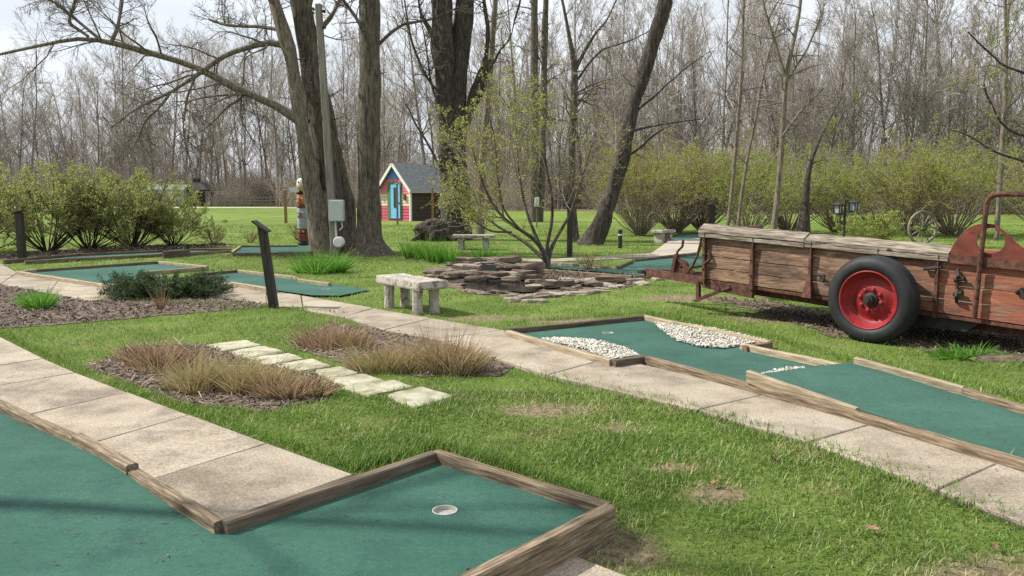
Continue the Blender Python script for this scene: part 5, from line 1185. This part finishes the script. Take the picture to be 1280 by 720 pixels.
def shrub(label, px, py, meshes, scale, rot, mats, group, name='shrub', depth=None, sz=None):
    p_ = G(px, py) if depth is None else Vector((D(px, 300, depth).x, depth, 0))
    root = tag(empty(name, (p_.x, p_.y, -0.02), rot), label, 'shrub', group)
    root.scale = (scale * rnd.uniform(.95, 1.2), scale * rnd.uniform(.95, 1.2), scale * (sz or rnd.uniform(.92, 1.06)))
    for nm, me, mt in zip(('stems', 'twigs', 'foliage'), meshes, mats):
        o = link(nm, me, mt, root)
        if nm != 'stems': o['kind'] = 'stuff'
    return root
hedge = [shrub_mesh(100 + i, 2.35, 1.3, 34, 1.25, 32000, 0.042, 0.15, 0.10, 11, 8, 0.018) for i in range(3)]
for i, (px, py, s, lab) in enumerate(((-40, 318, 0.98, 'leafing hedge shrub at the end of the row'), (60, 314, 1.0, 'leafing hedge shrub behind the upright number post'), (112, 311.5, 0.95, 'dense leafing shrub in the middle of the hedge row'),
                                      (166, 309.5, 1.02, 'leafing hedge shrub with a tight cluster of dark stems'), (218, 307.5, 0.66, 'open twiggy hedge shrub nearest the pavilion'))):
    shrub(lab, px, py, hedge[i % 3], s, i * 1.3, ('stem_dark', 'stem', 'leaf_hedge'), 'hedge shrubs along the far green')
low = [shrub_mesh(120 + i, 0.9, 0.6, 30, 0.9, 700, 0.05, 0.3, 0.05, 5, 4, 0.01) for i in range(2)]
for i, (px, py, s, mt, lab) in enumerate(((268, 305.5, 0.75, 'leaf_hedge', 'low sparse twiggy shrub past the end of the hedge row'), (313, 303, 0.55, 'leaf_hedge', 'very low brown twiggy bush behind the far green'), (372, 300, 0.7, 'leaf_hedge', 'low reddish bush beside the totem pole'), (738, 338, 0.45, 'leaf_hedge', 'tiny reddish bush in the bed by the rock waterfall'))):
    shrub(lab, px, py, low[i % 2], s, i * 2.0, ('stem_red', 'stem_red', mt), None)
gold = [shrub_mesh(130 + i, 3.6, 1.7, 95, 0.86, 24000, 0.05, 0.66, 0.02, 6, 5, 0.02) for i in range(3)]
for i, (px, py, s, mt, lab) in enumerate(((800, 294.5, 0.92, 'leaf_gold', 'rounded golden budding shrub behind the leaning trunk'), (845, 291, 1.0, 'leaf_gold', 'big rounded golden shrub behind the small far bench'), (878, 290, 0.88, 'leaf_gold', 'golden shrub by the wagon front'))):
    shrub(lab, px, py, gold[i], s, i * 1.1, ('stem', 'stem', mt), 'golden shrubs')
grn = [shrub_mesh(140 + i, 3.7, 1.8, 50, 0.9, 19000, 0.055, 0.52, 0.03, 6, 5, 0.024) for i in range(3)]
for i, (px, dp, s, mt, lab) in enumerate(((935, 29, 0.82, 'leaf_green', 'green budding shrub behind the wagon front end'), (985, 31, 0.95, 'leaf_green', 'green budding shrub behind the forked young tree'), (1045, 32, 0.86, 'leaf_green', 'loose green shrub behind the lantern post'),
                                          (1095, 33, 0.9, 'leaf_green', 'budding green shrub behind the cart wheel'), (1140, 29, 1.02, 'leaf_gold', 'tall yellow green shrub beyond the wagon wheel'), (1190, 29, 0.98, 'leaf_green', 'brown stemmed budding green shrub near the arched plate'), (1310, 30, 0.95, 'leaf_gold', 'yellow green shrub past the end of the wagon'))):
    shrub(lab, px, 0, grn[i % 3] if mt == 'leaf_green' else gold[i % 3], s, i * 1.7, ('stem', 'stem', mt), 'shrubs behind the wagon', depth=dp)
lush = shrub_mesh(150, 1.5, 1.0, 40, 0.85, 3800, 0.07, 0.12, 0.05, 6, 4, 0.012)
shrub('low bright green bush behind the wagon by the lantern post', 1088, 0, lush, 0.85, 0, ('stem', 'stem', 'leaf_green'), None, depth=20)

# juniper: flat dark sprays
g = np.random.default_rng(160); jb = G(205, 372)
jr = tag(empty('juniper', (jb.x, jb.y + 0.15, 0)), 'low spreading dark green juniper in bark mulch', 'shrub')
n = 110; az = g.uniform(0, 6.28, n); L = g.uniform(0.45, 1.0, n); P = np.empty((n, 6, 3)); P[:, 0] = 0; lift = g.choice([0.10, 0.24, 0.40], n) * g.uniform(.85, 1.15, n)
for j in range(1, 6):
    t = j / 5; P[:, j] = np.stack([np.cos(az) * L * t * (1.05 - 0.35 * lift), np.sin(az) * L * t * 0.75, lift * t ** 0.7 * 0.60 + 0.02], 1) + g.normal(size=(n, 3)) * 0.02
Rr = np.full((n, 6), 0.012) * np.linspace(1, 0.3, 6)
v, f = tubes([(P, Rr, 4)]); link('stems', np_mesh('stems', v, f), 'stem_dark', jr)
a = children(g, P, Rr, 10, (0.3, 1), (20, 60), 0.28, 0.5, 4, 0.05, 0.1, 0.003)
C = np.concatenate([pick_on(g, a[0], 46000, (0, 1)), pick_on(g, P, 9000, (0.3, 1))]) + g.normal(size=(55000, 3)) * 0.014
v, f = leaves(g, C, 0.042, 0.24, 0, 0.35); o = link('foliage', np_mesh('foliage', v, f, g.uniform(0, 1, len(f)) ** 1.3), 'juniper', jr); o['kind'] = 'stuff'

# upright dead red-brown stems in front of the juniper
def blades(g, n, H, spread_r, lean, width, base_r=0.1, K=4, curve=0.25):
    az = g.uniform(0, 6.28, n); r0 = np.sqrt(g.uniform(0, 1, n)) * base_r; out = g.uniform(0, 1, n) * lean
    nc = max(1, n // 90); sc_ = g.normal(size=(nc, 2)) * base_r * 0.5; pk = g.integers(0, nc, n)
    az = az + g.normal(size=n) * 0.9
    d = np.stack([np.cos(az) * np.sin(out), np.sin(az) * np.sin(out), np.cos(out)], 1)
    H = H * np.clip(g.normal(0.95, 0.28, nc), 0.45, 1.5)[pk]
    h = H * g.uniform(0.45, 1.1, n); b = np.stack([np.cos(az) * r0 * 0.55 + sc_[pk, 0], np.sin(az) * r0 * 0.55 + sc_[pk, 1], np.zeros(n)], 1)
    w = norm(np.cross(d, g.normal(size=(n, 3)))) * (width * g.uniform(0.6, 1.3, n))[:, None]
    rows = []; p_ = b.copy()
    for j in range(K):
        t = j / (K - 1); rows.append((p_ - w * (1 - t), p_ + w * (1 - t))) if j < K - 1 else rows.append((p_,))
        d = norm(d + np.stack([np.cos(az), np.sin(az), np.full(n, -0.25)], 1) * curve * g.uniform(0.2, 1.2, (n, 1))); p_ = p_ + d * (h / (K - 1))[:, None]
    nv = 2 * (K - 1) + 1
    v = np.concatenate([x[:, None] for row in rows for x in row], 1).reshape(-1, 3)
    b0 = (np.arange(n) * nv)[:, None]; q = np.concatenate([b0 + np.array([[2 * j, 2 * j + 1, 2 * j + 3, 2 * j + 2]]) for j in range(K - 2)]); e = 2 * (K - 2)
    return v, [q, b0 + np.array([[e, e + 1, e + 2]])]
def clump(name, label, px, py, n, H, base_r, lean, width, mat, group=None, tint=None, curve=0.25, cat='plant', sc=(1, 1), seed=0, extra=None):
    g = np.random.default_rng(seed + 200); p_ = G(px, py)
    root = tag(empty(name, (p_.x, p_.y, gz(p_.x, p_.y))), label, cat, group); root.scale = (sc[0], sc[1], 1)
    v, f = blades(g, n, H, 0, lean, width, base_r, 4, curve)
    tn = g.uniform(0, 1, n) if tint is None else np.clip(g.normal(tint[0], tint[1], n), 0, 1)
    tt = np.concatenate([tn] * (len(f[0]) // n) + [tn]) if True else None
    o = link('leaf_blades', np_mesh('blades', v, f, tt), mat, root); o['kind'] = 'stuff'
    crown = MB().lathe([(0.001, 0.05), (base_r * .5, 0.035), (base_r * .9, -0.02)], 10).build('root_crown', 'dirt', root)
    if extra:
        v, f = blades(g, extra[0], extra[1], 0, 0.35, extra[2], base_r * 1.05, 4, 0.06); m_ = len(f[1])
        o = link('seed_stalks', np_mesh('stalks', v, f, np.concatenate([np.clip(g.normal(extra[3], .12, m_), 0, 1)] * 3)), mat, root); o['kind'] = 'stuff'
    return root
DG = 'dry ornamental grass clumps'
clump('dry_grass_clump', 'brown dry grass clump at the bed corner farthest from the stepping stones', 200, 458, 1724, 0.234, 0.195, 0.83, 0.004, 'straw', DG, (0.32, 0.27), 0.22, 'grass clump', (1.25, 0.8), 1)
clump('dry_grass_clump', 'dry grass clump with green shoots in the middle of its bed', 262, 486, 1724, 0.252, 0.163, 0.75, 0.004, 'straw', DG, (0.68, 0.27), 0.22, 'grass clump', (1.2, .8), 2)
clump('dry_grass_clump', 'dry grass clump beside the row of stepping stones', 320, 490, 1494, 0.252, 0.138, 0.75, 0.004, 'straw', DG, (0.64, 0.27), 0.22, 'grass clump', (1.2, .8), 3)
clump('dry_grass_clump', 'red brown matted grass clump at the bed end near the lawn', 368, 498, 1724, 0.234, 0.138, 0.91, 0.004, 'straw', DG, (0.36, 0.27), 0.22, 'grass clump', (1.2, .8), 4)
clump('dry_grass_clump', 'dry grass clump with pink tall stalks by the concrete path', 425, 432, 1494, 0.234, 0.220, 0.75, 0.004, 'straw', DG, (0.38, 0.27), 0.22, 'grass clump', (1.3, .8), 5, (160, 0.36, 0.002, 0.3))
clump('dry_grass_clump', 'wide dry grass clump with tall stalks and yellow green shoots', 495, 462, 1839, 0.243, 0.179, 0.67, 0.004, 'straw', DG, (0.68, 0.27), 0.22, 'grass clump', (1.4, .8), 6, (170, 0.42, 0.002, 0.3))
clump('dry_grass_clump', 'dry grass clump with tall pink stalks at the path end of the bed', 565, 464, 1724, 0.270, 0.163, 0.67, 0.004, 'straw', DG, (0.52, 0.27), 0.22, 'grass clump', (1.3, .9), 7, (240, 0.42, 0.002, 0.28))
clump('dead_plant', 'small upright dead red brown stems before the juniper', 199, 387, 90, 0.42, 0.07, 0.45, 0.003, 'straw', None, (0.12, 0.1), 0.06, 'plant', (1, 1), 8)
clump('daffodil_clump', 'round bright green leaf clump in bark mulch', 53, 385, 800, 0.27, 0.17, 0.75, 0.007, 'fresh_blade', None, None, 0.22, 'plant', (1, 1), 9)
clump('daffodil_clump', 'bright green leaf clump at the foot of the utility pole', 409, 341, 700, 0.52, 0.24, 0.9, 0.009, 'fresh_blade', None, None, 0.25, 'plant', (1.2, .9), 10)
DF = 'row of green daffodil leaves'
for i, (px, py) in enumerate(((515, 324), (530, 326), (545, 328), (560, 329), (575, 330), (605, 327), (620, 326))):
    clump('daffodil_clump', 'upright green daffodil leaves in the row behind the stone bench' if i < 5 else 'upright green daffodil leaves behind the stacked flagstones', px, py, 240, 0.48 if i < 5 else 0.34, 0.17, 0.45, 0.010, 'fresh_blade', DF, None, 0.10, 'plant', (1.2, .9), 11 + i)
clump('weed_patch', 'leafy green weeds in the soil by the wagon tail', 1240, 448, 350, 0.16, 0.30, 1.3, 0.012, 'fresh_blade', None, None, 0.3, 'plant', (1.3, .7), 30)
clump('weed_patch', 'green weeds under the wagon between stakes', 970, 374, 300, 0.24, 0.30, 0.9, 0.008, 'fresh_blade', None, None, 0.25, 'plant', (1.3, .7), 31)
clump('weed_patch', 'small green plant among the front flagstones', 655, 372, 120, 0.12, 0.08, 1.1, 0.008, 'fresh_blade', None, None, 0.3, 'plant', (1, 1), 32)

# ================================================================== THE WOOD
def wood_tree(seed, H, r0, nb, lv3, sub=(6, 5), narrow=(25, 50), thin=1.0):
    g = np.random.default_rng(seed); K = 9
    P = np.zeros((1, K, 3)); d = np.array([[g.normal() * .05, g.normal() * .05, 1.0]])
    for j in range(1, K): d = norm(d + g.normal(size=(1, 3)) * 0.06 + np.array([0, 0, .1])); P[:, j] = P[:, j - 1] + d * H / (K - 1)
    Rr = r0 * np.linspace(1, 0.2, K)[None]
    a = children(g, P, Rr, nb, (0.28, 0.98), narrow, 0.42, 0.5, 6, 0.10, 0.12, 0.02 * thin, 0, 0.55)
    b = children(g, a[0], a[1], sub[0], (0.15, 1), (20, 55), 0.5, 0.55, 5, 0.06, 0.14, 0.013 * thin)
    sets = [(*b, 3)]
    if lv3: c = children(g, b[0], b[1], sub[1], (0.15, 1), (20, 55), 0.55, 0.6, 4, 0.04, 0.15, 0.010 * thin); sets.append((*c, 3))
    return [(P, Rr, 8), (*a, 4)], sets
WT = []
for i in range(7):
    tk, cr = wood_tree(300 + i, 15.0 + i * 0.8, 0.13 + 0.03 * (i % 3), 20, True, (9, 8), thin=1.15)
    tv, tf = tubes(tk); cv, cf = tubes(cr); WT.append((np_mesh('trunk', tv, tf), np_mesh('crown', cv, cf)))
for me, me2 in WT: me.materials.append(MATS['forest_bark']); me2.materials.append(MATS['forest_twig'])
wr = random.Random(77); count = 0
for i in range(190):
    s = -0.86 + 1.72 * ((i * 0.618034) % 1.0); e = edge_depth(s); dpt = e + 1 + 22 * wr.random() ** 1.4
    x = s * dpt + wr.uniform(-1, 1); k = wr.randrange(7); sc = wr.uniform(0.8, 1.38) * (0.95 if s < -0.2 else 0.95)
    root = tag(empty('bare_tree', (x, dpt, 0), wr.uniform(0, 6.28)), None, 'tree', 'bare trees along the edge of the wood'); root.scale = (sc * wr.uniform(.8, 1.0), sc * wr.uniform(.8, 1.0), sc)
    reg = ('in the wood behind the hedge shrubs and pavilion' if s < -0.3 else 'in the wood behind the painted shed' if s < 0.05 else 'in the wood behind the leaning tree' if s < 0.3 else 'in the wood behind the wagon shrubs')
    root['label'] = 'tall bare grey brown tree ' + reg; root['group'] = 'bare trees ' + reg
    for nm, me in zip(('trunk', 'crown'), WT[k]):
        o = bpy.data.objects.new(nm, me); COL.objects.link(o); o.parent = root
# the mass of the wood farther in and its undergrowth: one patch repeated by geometry nodes at the marked points
def repeated(name, verts, quads, pts, mat, label, cat, tint=None, extra=None):
    """the first vertices are the patch, the loose ones after them mark where it stands (attributes: spot, turn, size)"""
    V = np.concatenate([verts, np.array([p_[:3] for p_ in pts])]); me = np_mesh(name, V, quads, tint)
    nv, npt = len(verts), len(pts)
    for nm, vals in (('spot', np.r_[np.zeros(nv), np.ones(npt)]), ('turn', np.r_[np.zeros(nv), [p_[3] for p_ in pts]]), ('size', np.r_[np.zeros(nv), [p_[4] for p_ in pts]])):
        me.attributes.new(nm, 'FLOAT', 'POINT').data.foreach_set('value', np.asarray(vals, np.float32))
    o = link(name, me, mat)
    ng = bpy.data.node_groups.new(name, 'GeometryNodeTree'); ng.interface.new_socket('Geometry', in_out='INPUT', socket_type='NodeSocketGeometry'); ng.interface.new_socket('Geometry', in_out='OUTPUT', socket_type='NodeSocketGeometry')
    N = ng.nodes.new; L = ng.links.new; gi, go = N('NodeGroupInput'), N('NodeGroupOutput')
    def att(nm): a = N('GeometryNodeInputNamedAttribute'); a.data_type = 'FLOAT'; a.inputs['Name'].default_value = nm; return a.outputs['Attribute']
    cmpn = N('FunctionNodeCompare'); cmpn.inputs[1].default_value = 0.5; L(att('spot'), cmpn.inputs[0])
    sp = N('GeometryNodeSeparateGeometry'); sp.domain = 'POINT'; L(gi.outputs[0], sp.inputs['Geometry']); L(cmpn.outputs[0], sp.inputs['Selection'])
    mp = N('GeometryNodeMeshToPoints'); L(sp.outputs['Selection'], mp.inputs['Mesh'])
    cx = N('ShaderNodeCombineXYZ'); L(att('turn'), cx.inputs[2])
    ip = N('GeometryNodeInstanceOnPoints'); L(mp.outputs[0], ip.inputs['Points']); L(sp.outputs['Inverted'], ip.inputs['Instance']); L(cx.outputs[0], ip.inputs['Rotation']); L(att('size'), ip.inputs['Scale'])
    L(ip.outputs[0], go.inputs[0])
    o.modifiers.new('repeat', 'NODES').node_group = ng
    return tag(o, label, cat, kind='stuff')
def patch_trees(seed, n, size):
    V, F, b = [], [], 0; r_ = random.Random(seed)
    for i in range(n):
        tk, cr = wood_tree(seed + i, r_.uniform(11, 18), 0.13, 17, True, (7, 6), thin=1.2); v, f = tubes([(tk[0][0], tk[0][1], 5), tk[1]] + cr)
        V.append(v + np.array([r_.uniform(-size, size), r_.uniform(-size, size), 0])); F.append(f + b); b += len(v)
    return np.concatenate(V), np.concatenate(F)
v, f = patch_trees(340, 6, 7.5)
pts = []
for row, off in enumerate((20, 32, 46, 62)):
    for s in np.arange(-1.05, 1.06, 0.115 - 0.012 * row):
        dpt = edge_depth(s) + off + wr.uniform(-4, 4); pts.append((s * dpt + wr.uniform(-4, 4), dpt, 0, wr.uniform(0, 6.28), wr.uniform(0.95, 1.3) * (0.9 if s < -0.2 else 0.97)))
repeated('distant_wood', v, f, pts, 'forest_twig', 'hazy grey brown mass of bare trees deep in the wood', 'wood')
def brush_patch(seed, n, size, hmax, r0):
    g = np.random.default_rng(seed); P = np.empty((n, 4, 3)); P[:, 0] = np.concatenate([g.uniform(-size, size, (n, 2)), np.zeros((n, 1))], 1); d = norm(g.normal(size=(n, 3)) * 0.28 + np.array([0, 0, 1.0])); h = hmax * g.uniform(0.15, 1.0, n) ** 1.2
    for j in range(1, 4): d = norm(d + g.normal(size=(n, 3)) * 0.10); P[:, j] = P[:, j - 1] + d * (h / 3)[:, None]
    Rr = r0 * np.linspace(1, 0.4, 4)[None] * g.uniform(0.6, 1.5, (n, 1))
    a = children(g, P, Rr, 8, (0.15, 1), (20, 65), 0.42, 0.6, 4, 0.06, 0.16, 0.010); b = children(g, a[0], a[1], 3, (0.2, 1), (20, 60), 0.6, 0.6, 3, 0.04, 0.15, 0.008)
    return (*tubes([(P, Rr, 4), (*a, 3), (*b, 3)]), pick_on(g, b[0], 900))
v, f, C = brush_patch(400, 260, 5.0, 8.0, 0.022); pts = []
for row, off in enumerate((1.5, 8, 15, 24, 34)):
    for s in np.arange(-1.0, 1.01, 0.085):
        dpt = edge_depth(s) + off + wr.uniform(-2.5, 2.5); pts.append((s * dpt + wr.uniform(-3, 3), dpt, 0, wr.uniform(0, 6.28), wr.uniform(0.55, 1.1) if row else wr.uniform(.4, .8)))
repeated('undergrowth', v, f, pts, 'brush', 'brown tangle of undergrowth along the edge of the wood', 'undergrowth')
g = np.random.default_rng(7); v, f = leaves(g, C, 0.13)
repeated('budding_leaves', v, f, pts, 'forest_bud', 'first pale leaf buds on the undergrowth', 'leaves', np.r_[g.uniform(0, 1, len(f))])

# ================================================================== GRASS, MULCH CHIPS, FALLEN LEAVES
EXA = [p_ for p_ in EXCL]
def masked(x, y):
    k = np.zeros(x.shape, bool)
    for p_ in EXA:
        P_ = np.array(p_); lo, hi = P_.min(0), P_.max(0)
        i = np.where((x > lo[0]) & (x < hi[0]) & (y > lo[1]) & (y < hi[1]))[0]
        if len(i): k[i] |= in_poly(x[i], y[i], p_)
    return k
def grass(n_total, d0, d1, seg2):
    g = np.random.default_rng(500 + int(d0)); d = np.exp(g.uniform(math.log(d0), math.log(d1), n_total)) if not seg2 else np.sqrt(g.uniform(d0 ** 2, d1 ** 2, n_total))
    s = g.uniform(-0.82, 0.82, n_total); x = s * d + g.normal(size=n_total) * 0.05; y = d
    k = ~masked(x, y)
    k &= ~(in_poly(x, y, poly_w) & (g.uniform(0, 1, n_total) < 0.72))
    wn = worn_at(x, y); k &= g.uniform(0, 1, n_total) > wn * 0.86
    # natural tufting
    tf = np.sin(x * 5.1 + 1.3 * np.sin(y * 3.7)) * np.sin(y * 4.3 + 1.1 * np.sin(x * 4.9)); k &= g.uniform(0, 1, n_total) < 0.72 + 0.28 * tf
    x, y, d = x[k], y[k], d[k]; n = len(x); tf = tf[k]
    hgt = np.clip(g.lognormal(math.log(0.026), 0.38, n), 0.010, 0.09) * (1 + 0.28 * tf) * np.clip(0.9 + d * 0.006, 0.9, 1.25)
    wd = np.clip(0.0011 + 0.00042 * d, 0.0016, 0.016) * g.uniform(0.7, 1.4, n)
    az = g.uniform(0, 6.28, n); ln = g.uniform(0.1, 1.3, n)
    tip = np.stack([np.cos(az) * ln, np.sin(az) * ln, np.ones(n)], 1) * hgt[:, None]
    a2 = az + 1.57 + g.normal(size=n) * 0.5; w = np.stack([np.cos(a2), np.sin(a2), 0 * a2], 1) * wd[:, None]
    b = np.stack([x, y, ground_z(x, y) - 0.006], 1)
    # worn places and shade decide nothing here: only the blade's own age
    wn = wn[k]; tint = np.clip(g.beta(2.2, 3.0, n) * 0.80 + 0.6 * (g.uniform(0, 1, n) > 0.90 - 0.6 * wn), 0, 1); hgt = hgt * (1 - 0.45 * wn)
    if seg2:
        mid_ = b + tip * np.array([0.35, 0.35, 0.6]); v = np.stack([b - w, b + w, mid_ + w * 0.8, mid_ - w * 0.8, b + tip], 1).reshape(-1, 3); i = (np.arange(n) * 5)[:, None]
        return v, [i + np.array([[0, 1, 2, 3]]), i + np.array([[3, 2, 4]])], np.concatenate([tint, tint])
    v = np.stack([b - w, b + w, b + tip], 1).reshape(-1, 3); return v, [(np.arange(n) * 3)[:, None] + np.array([[0, 1, 2]])], tint
for args, nm in (((300000, 1.9, 6.0, True), 'near'), ((600000, 6.0, 40.0, False), 'far')):
    v, f, t = grass(*args)
    tag(link('grass', np_mesh('grass', v, f, t), 'blade'), 'short mown green grass blades on the near lawn' if nm == 'near' else 'short mown green grass blades across the farther lawn', 'grass', kind='stuff')
# long fringe of grass hanging over the path edges and against timbers
def fringe(px_pts, n, H, seed, z=0.0, side=0.06):
    g = np.random.default_rng(seed); q = np.array([tuple(G(a, b, z)) for a, b in px_pts]); s = np.concatenate([[0], np.cumsum(np.linalg.norm(np.diff(q, axis=0), axis=1))])
    u = g.uniform(0, s[-1], n); x, y = np.interp(u, s, q[:, 0]), np.interp(u, s, q[:, 1]); x += g.normal(size=n) * side; y += g.normal(size=n) * side * .6
    keep = (np.sin(u * 6 + seed) * np.sin(u * 2.3) + g.normal(size=n) * .7) > -0.6; x, y = x[keep], y[keep]; n = len(x)
    az = g.uniform(0, 6.28, n); ln = g.uniform(0.1, 1.1, n); h = H * g.uniform(0.5, 1.3, n); tip = np.stack([np.cos(az) * ln, np.sin(az) * ln, np.ones(n)], 1) * h[:, None]
    a2 = az + 1.57; w = np.stack([np.cos(a2), np.sin(a2), 0 * a2], 1) * (0.003 * g.uniform(.7, 1.4, n))[:, None]; b = np.stack([x, y, ground_z(x, y) - .004], 1)
    mid_ = b + tip * np.array([.35, .35, .6]); return np.stack([b - w, b + w, mid_ + w * .8, mid_ - w * .8, b + tip], 1).reshape(-1, 3), g.beta(2.2, 3.0, n) * .8
VV, TT = [], []
for px_pts, n, H, sd, sd2 in (([(685, 470), (872, 515), (1010, 556), (1172, 616), (1300, 664)], 2300, 0.06, 1, .07), ([(-60, 392), (0, 418), (95, 461), (160, 486), (237, 513), (335, 548), (443, 586)], 2600, 0.06, 2, .04), ([(443, 586), (545, 557), (765, 624)], 2400, 0.07, 3, .05), ([(633, 404), (805, 391), (965, 422), (1056, 450), (1205, 478), (1290, 503)], 2400, 0.06, 4, .06), ([(115, 374), (335, 385), (430, 394)], 1000, .06, 5, .08)):
    v, t = fringe(px_pts, n, H, sd, side=sd2); VV.append(v); TT.append(t)
v = np.concatenate(VV); t = np.concatenate(TT); i = (np.arange(len(t)) * 5)[:, None]
tag(link('grass', np_mesh('grass_fringe', v, [i + np.array([[0, 1, 2, 3]]), i + np.array([[3, 2, 4]])], np.concatenate([t, t])), 'blade'), 'longer grass fringe along path edges and timbers', 'grass', kind='stuff')

def chips(poly, n, size, seed, mat='chip'):
    g = np.random.default_rng(seed); P_ = np.array(poly); lo, hi = P_.min(0), P_.max(0); q = g.uniform(lo, hi, (n * 3, 2)); q = q[in_poly(q[:, 0], q[:, 1], poly)][:n]; n = len(q)
    c = np.concatenate([q, (ground_z(q[:, 0], q[:, 1]) + 0.012 + g.uniform(0, .018, n))[:, None]], 1); d = norm(g.normal(size=(n, 3)) * np.array([1, 1, .35])); w = norm(np.cross(d, g.normal(size=(n, 3)) * .5 + np.array([0, 0, 1.0])))
    L = (size * g.uniform(.5, 1.5, n))[:, None]; return np.stack([c - d * L - w * L * .28, c + d * L - w * L * .2, c + d * L + w * L * .2, c - d * L + w * L * .28], 1).reshape(-1, 3), n
VV, N = [], 0
for poly, n, sz_, sd in ((poly_m1, 9000, .022, 1), (poly_m2, 4200, .018, 2), (poly_m3, 2600, .018, 3), (poly_m4, 1800, .03, 4), (poly_w, 3500, .02, 5), (poly_m5, 2500, .05, 6)):
    v, k = chips(poly, n, sz_, sd); VV.append(v); N += k
g = np.random.default_rng(9)
tag(link('mulch_chips', np_mesh('mulch_chips', np.concatenate(VV), np.arange(N * 4).reshape(-1, 4), g.beta(2, 2.4, N)), 'chip'), 'loose bark chips scattered over the beds', 'mulch', kind='stuff')
# dead stems lying among the clumps
VV, TT = [], []
for poly, n, sd in ((poly_m2, 260, 1), (poly_m3, 200, 2)):
    v, k = chips(poly, n, 0.07, 40 + sd); v = v.reshape(-1, 4, 3); c = v.mean(1, keepdims=True); ax = (v[:, 1:2] - v[:, 0:1]); w = (v[:, 3:4] - v[:, 0:1]) * 0.05
    v = np.concatenate([c - ax * .5 - w, c + ax * .5 - w, c + ax * .5 + w, c - ax * .5 + w], 1) + np.array([0, 0, .015]); VV.append(v.reshape(-1, 3)); TT.append(k)
N = sum(TT); tag(link('dead_stalks', np_mesh('dead_stalks', np.concatenate(VV), np.arange(N * 4).reshape(-1, 4), g.uniform(.3, .75, N)), 'straw'), 'dead stalks lying on the mulch among the dry clumps', 'stalks', kind='stuff')

VV, N = [], 0
for px, n, sd in (([(20, 540), (270, 665), (545, 575), (740, 634), (560, 720), (0, 720)], 130, 71), ([(640, 415), (800, 399), (1050, 458), (935, 474), (800, 446)], 70, 72), ([(1000, 480), (1200, 490), (1280, 520), (1280, 570), (1080, 515)], 50, 73), ([(0, 440), (430, 590), (280, 645), (0, 495)], 120, 74), ([(640, 430), (1280, 590), (1280, 640), (700, 470)], 160, 75)):
    v, k = chips(g2(px, 0.03), n, 0.009, sd); v = v + np.array([0, 0, 0.0]); v[:, 2] = np.where(v[:, 2] < 0.2, v[:, 2] * 0.3 + (0.062 if sd == 74 else 0.034), 0); VV.append(v); N += k
for line, n, sd in (([(0, 507), (100, 556), (167, 594), (277, 662)], 380, 81), ([(280, 662), (545, 573)], 260, 82), ([(548, 573), (756, 634)], 240, 83), ([(752, 638), (560, 735)], 160, 84), ([(640, 416), (803, 398)], 120, 85), ([(812, 450), (935, 479)], 120, 86), ([(1075, 519), (1300, 583)], 220, 87), ([(1206, 490), (1300, 517)], 80, 88)):
    q = np.array([tuple(G(a, b, 0.034))[:2] for a, b in line]); gg = np.random.default_rng(sd); sg = np.concatenate([[0], np.cumsum(np.linalg.norm(np.diff(q, axis=0), axis=1))]); u = gg.uniform(0, sg[-1], n)
    c = np.stack([np.interp(u, sg, q[:, 0]) + gg.normal(size=n) * .022, np.interp(u, sg, q[:, 1]) + gg.normal(size=n) * .022, np.full(n, .038)], 1)
    d = norm(gg.normal(size=(n, 3)) * np.array([1, 1, .2])); w = norm(np.cross(d, np.array([[0, 0, 1.0]]))); L = (0.006 * gg.uniform(.4, 1.8, n))[:, None]
    VV.append(np.stack([c - d * L - w * L * .5, c + d * L - w * L * .4, c + d * L + w * L * .4, c - d * L + w * L * .5], 1).reshape(-1, 3)); N += n
tag(link('litter_bits', np_mesh('litter_bits', np.concatenate(VV), np.arange(N * 4).reshape(-1, 4), g.beta(2, 3, N) * .7), 'chip'), 'tiny bits of bark and leaf on carpets and paths', 'litter', kind='stuff')
lr = random.Random(4)
leaf_me = []
for k in range(3):
    pts = []
    for i in range(11):
        a = 2 * math.pi * i / 11; r_ = (1.0 if i % 2 == 0 else 0.6) * lr.uniform(.8, 1.15); pts.append((math.cos(a) * r_, math.sin(a) * r_ * .75, lr.uniform(-.1, .35)))
    o = MB().add([(0, 0, 0)] + pts + [(p_[0] * .97, p_[1] * .97, p_[2] - .06) for p_ in pts], [(0, 1 + i, 1 + (i + 1) % 11) for i in range(11)] + [(1 + i, 12 + i, 12 + (i + 1) % 11, 1 + (i + 1) % 11) for i in range(11)]).build('x', 'dry_leaf')
    leaf_me.append(o.data); bpy.data.objects.remove(o)
spots = [(842, 582), (898, 601), (912, 616), (968, 580), (1090, 661), (1243, 687), (1045, 592), (838, 586), (893, 606), (1150, 434), (1110, 475), (300, 395), (225, 408)]
for k, (a, b) in enumerate(spots):
    p_ = G(a, b); o = bpy.data.objects.new('fallen_leaf', leaf_me[k % 3]); COL.objects.link(o); s_ = lr.uniform(.018, .034); o.scale = (s_, s_, s_)
    o.location = (p_.x, p_.y, gz(p_.x, p_.y) + 0.035); o.rotation_euler = (lr.uniform(-.4, .4), lr.uniform(-.4, .4), lr.uniform(0, 6))
    tag(o, 'curled dry brown leaf lying on the lawn', 'leaf', 'fallen leaves')
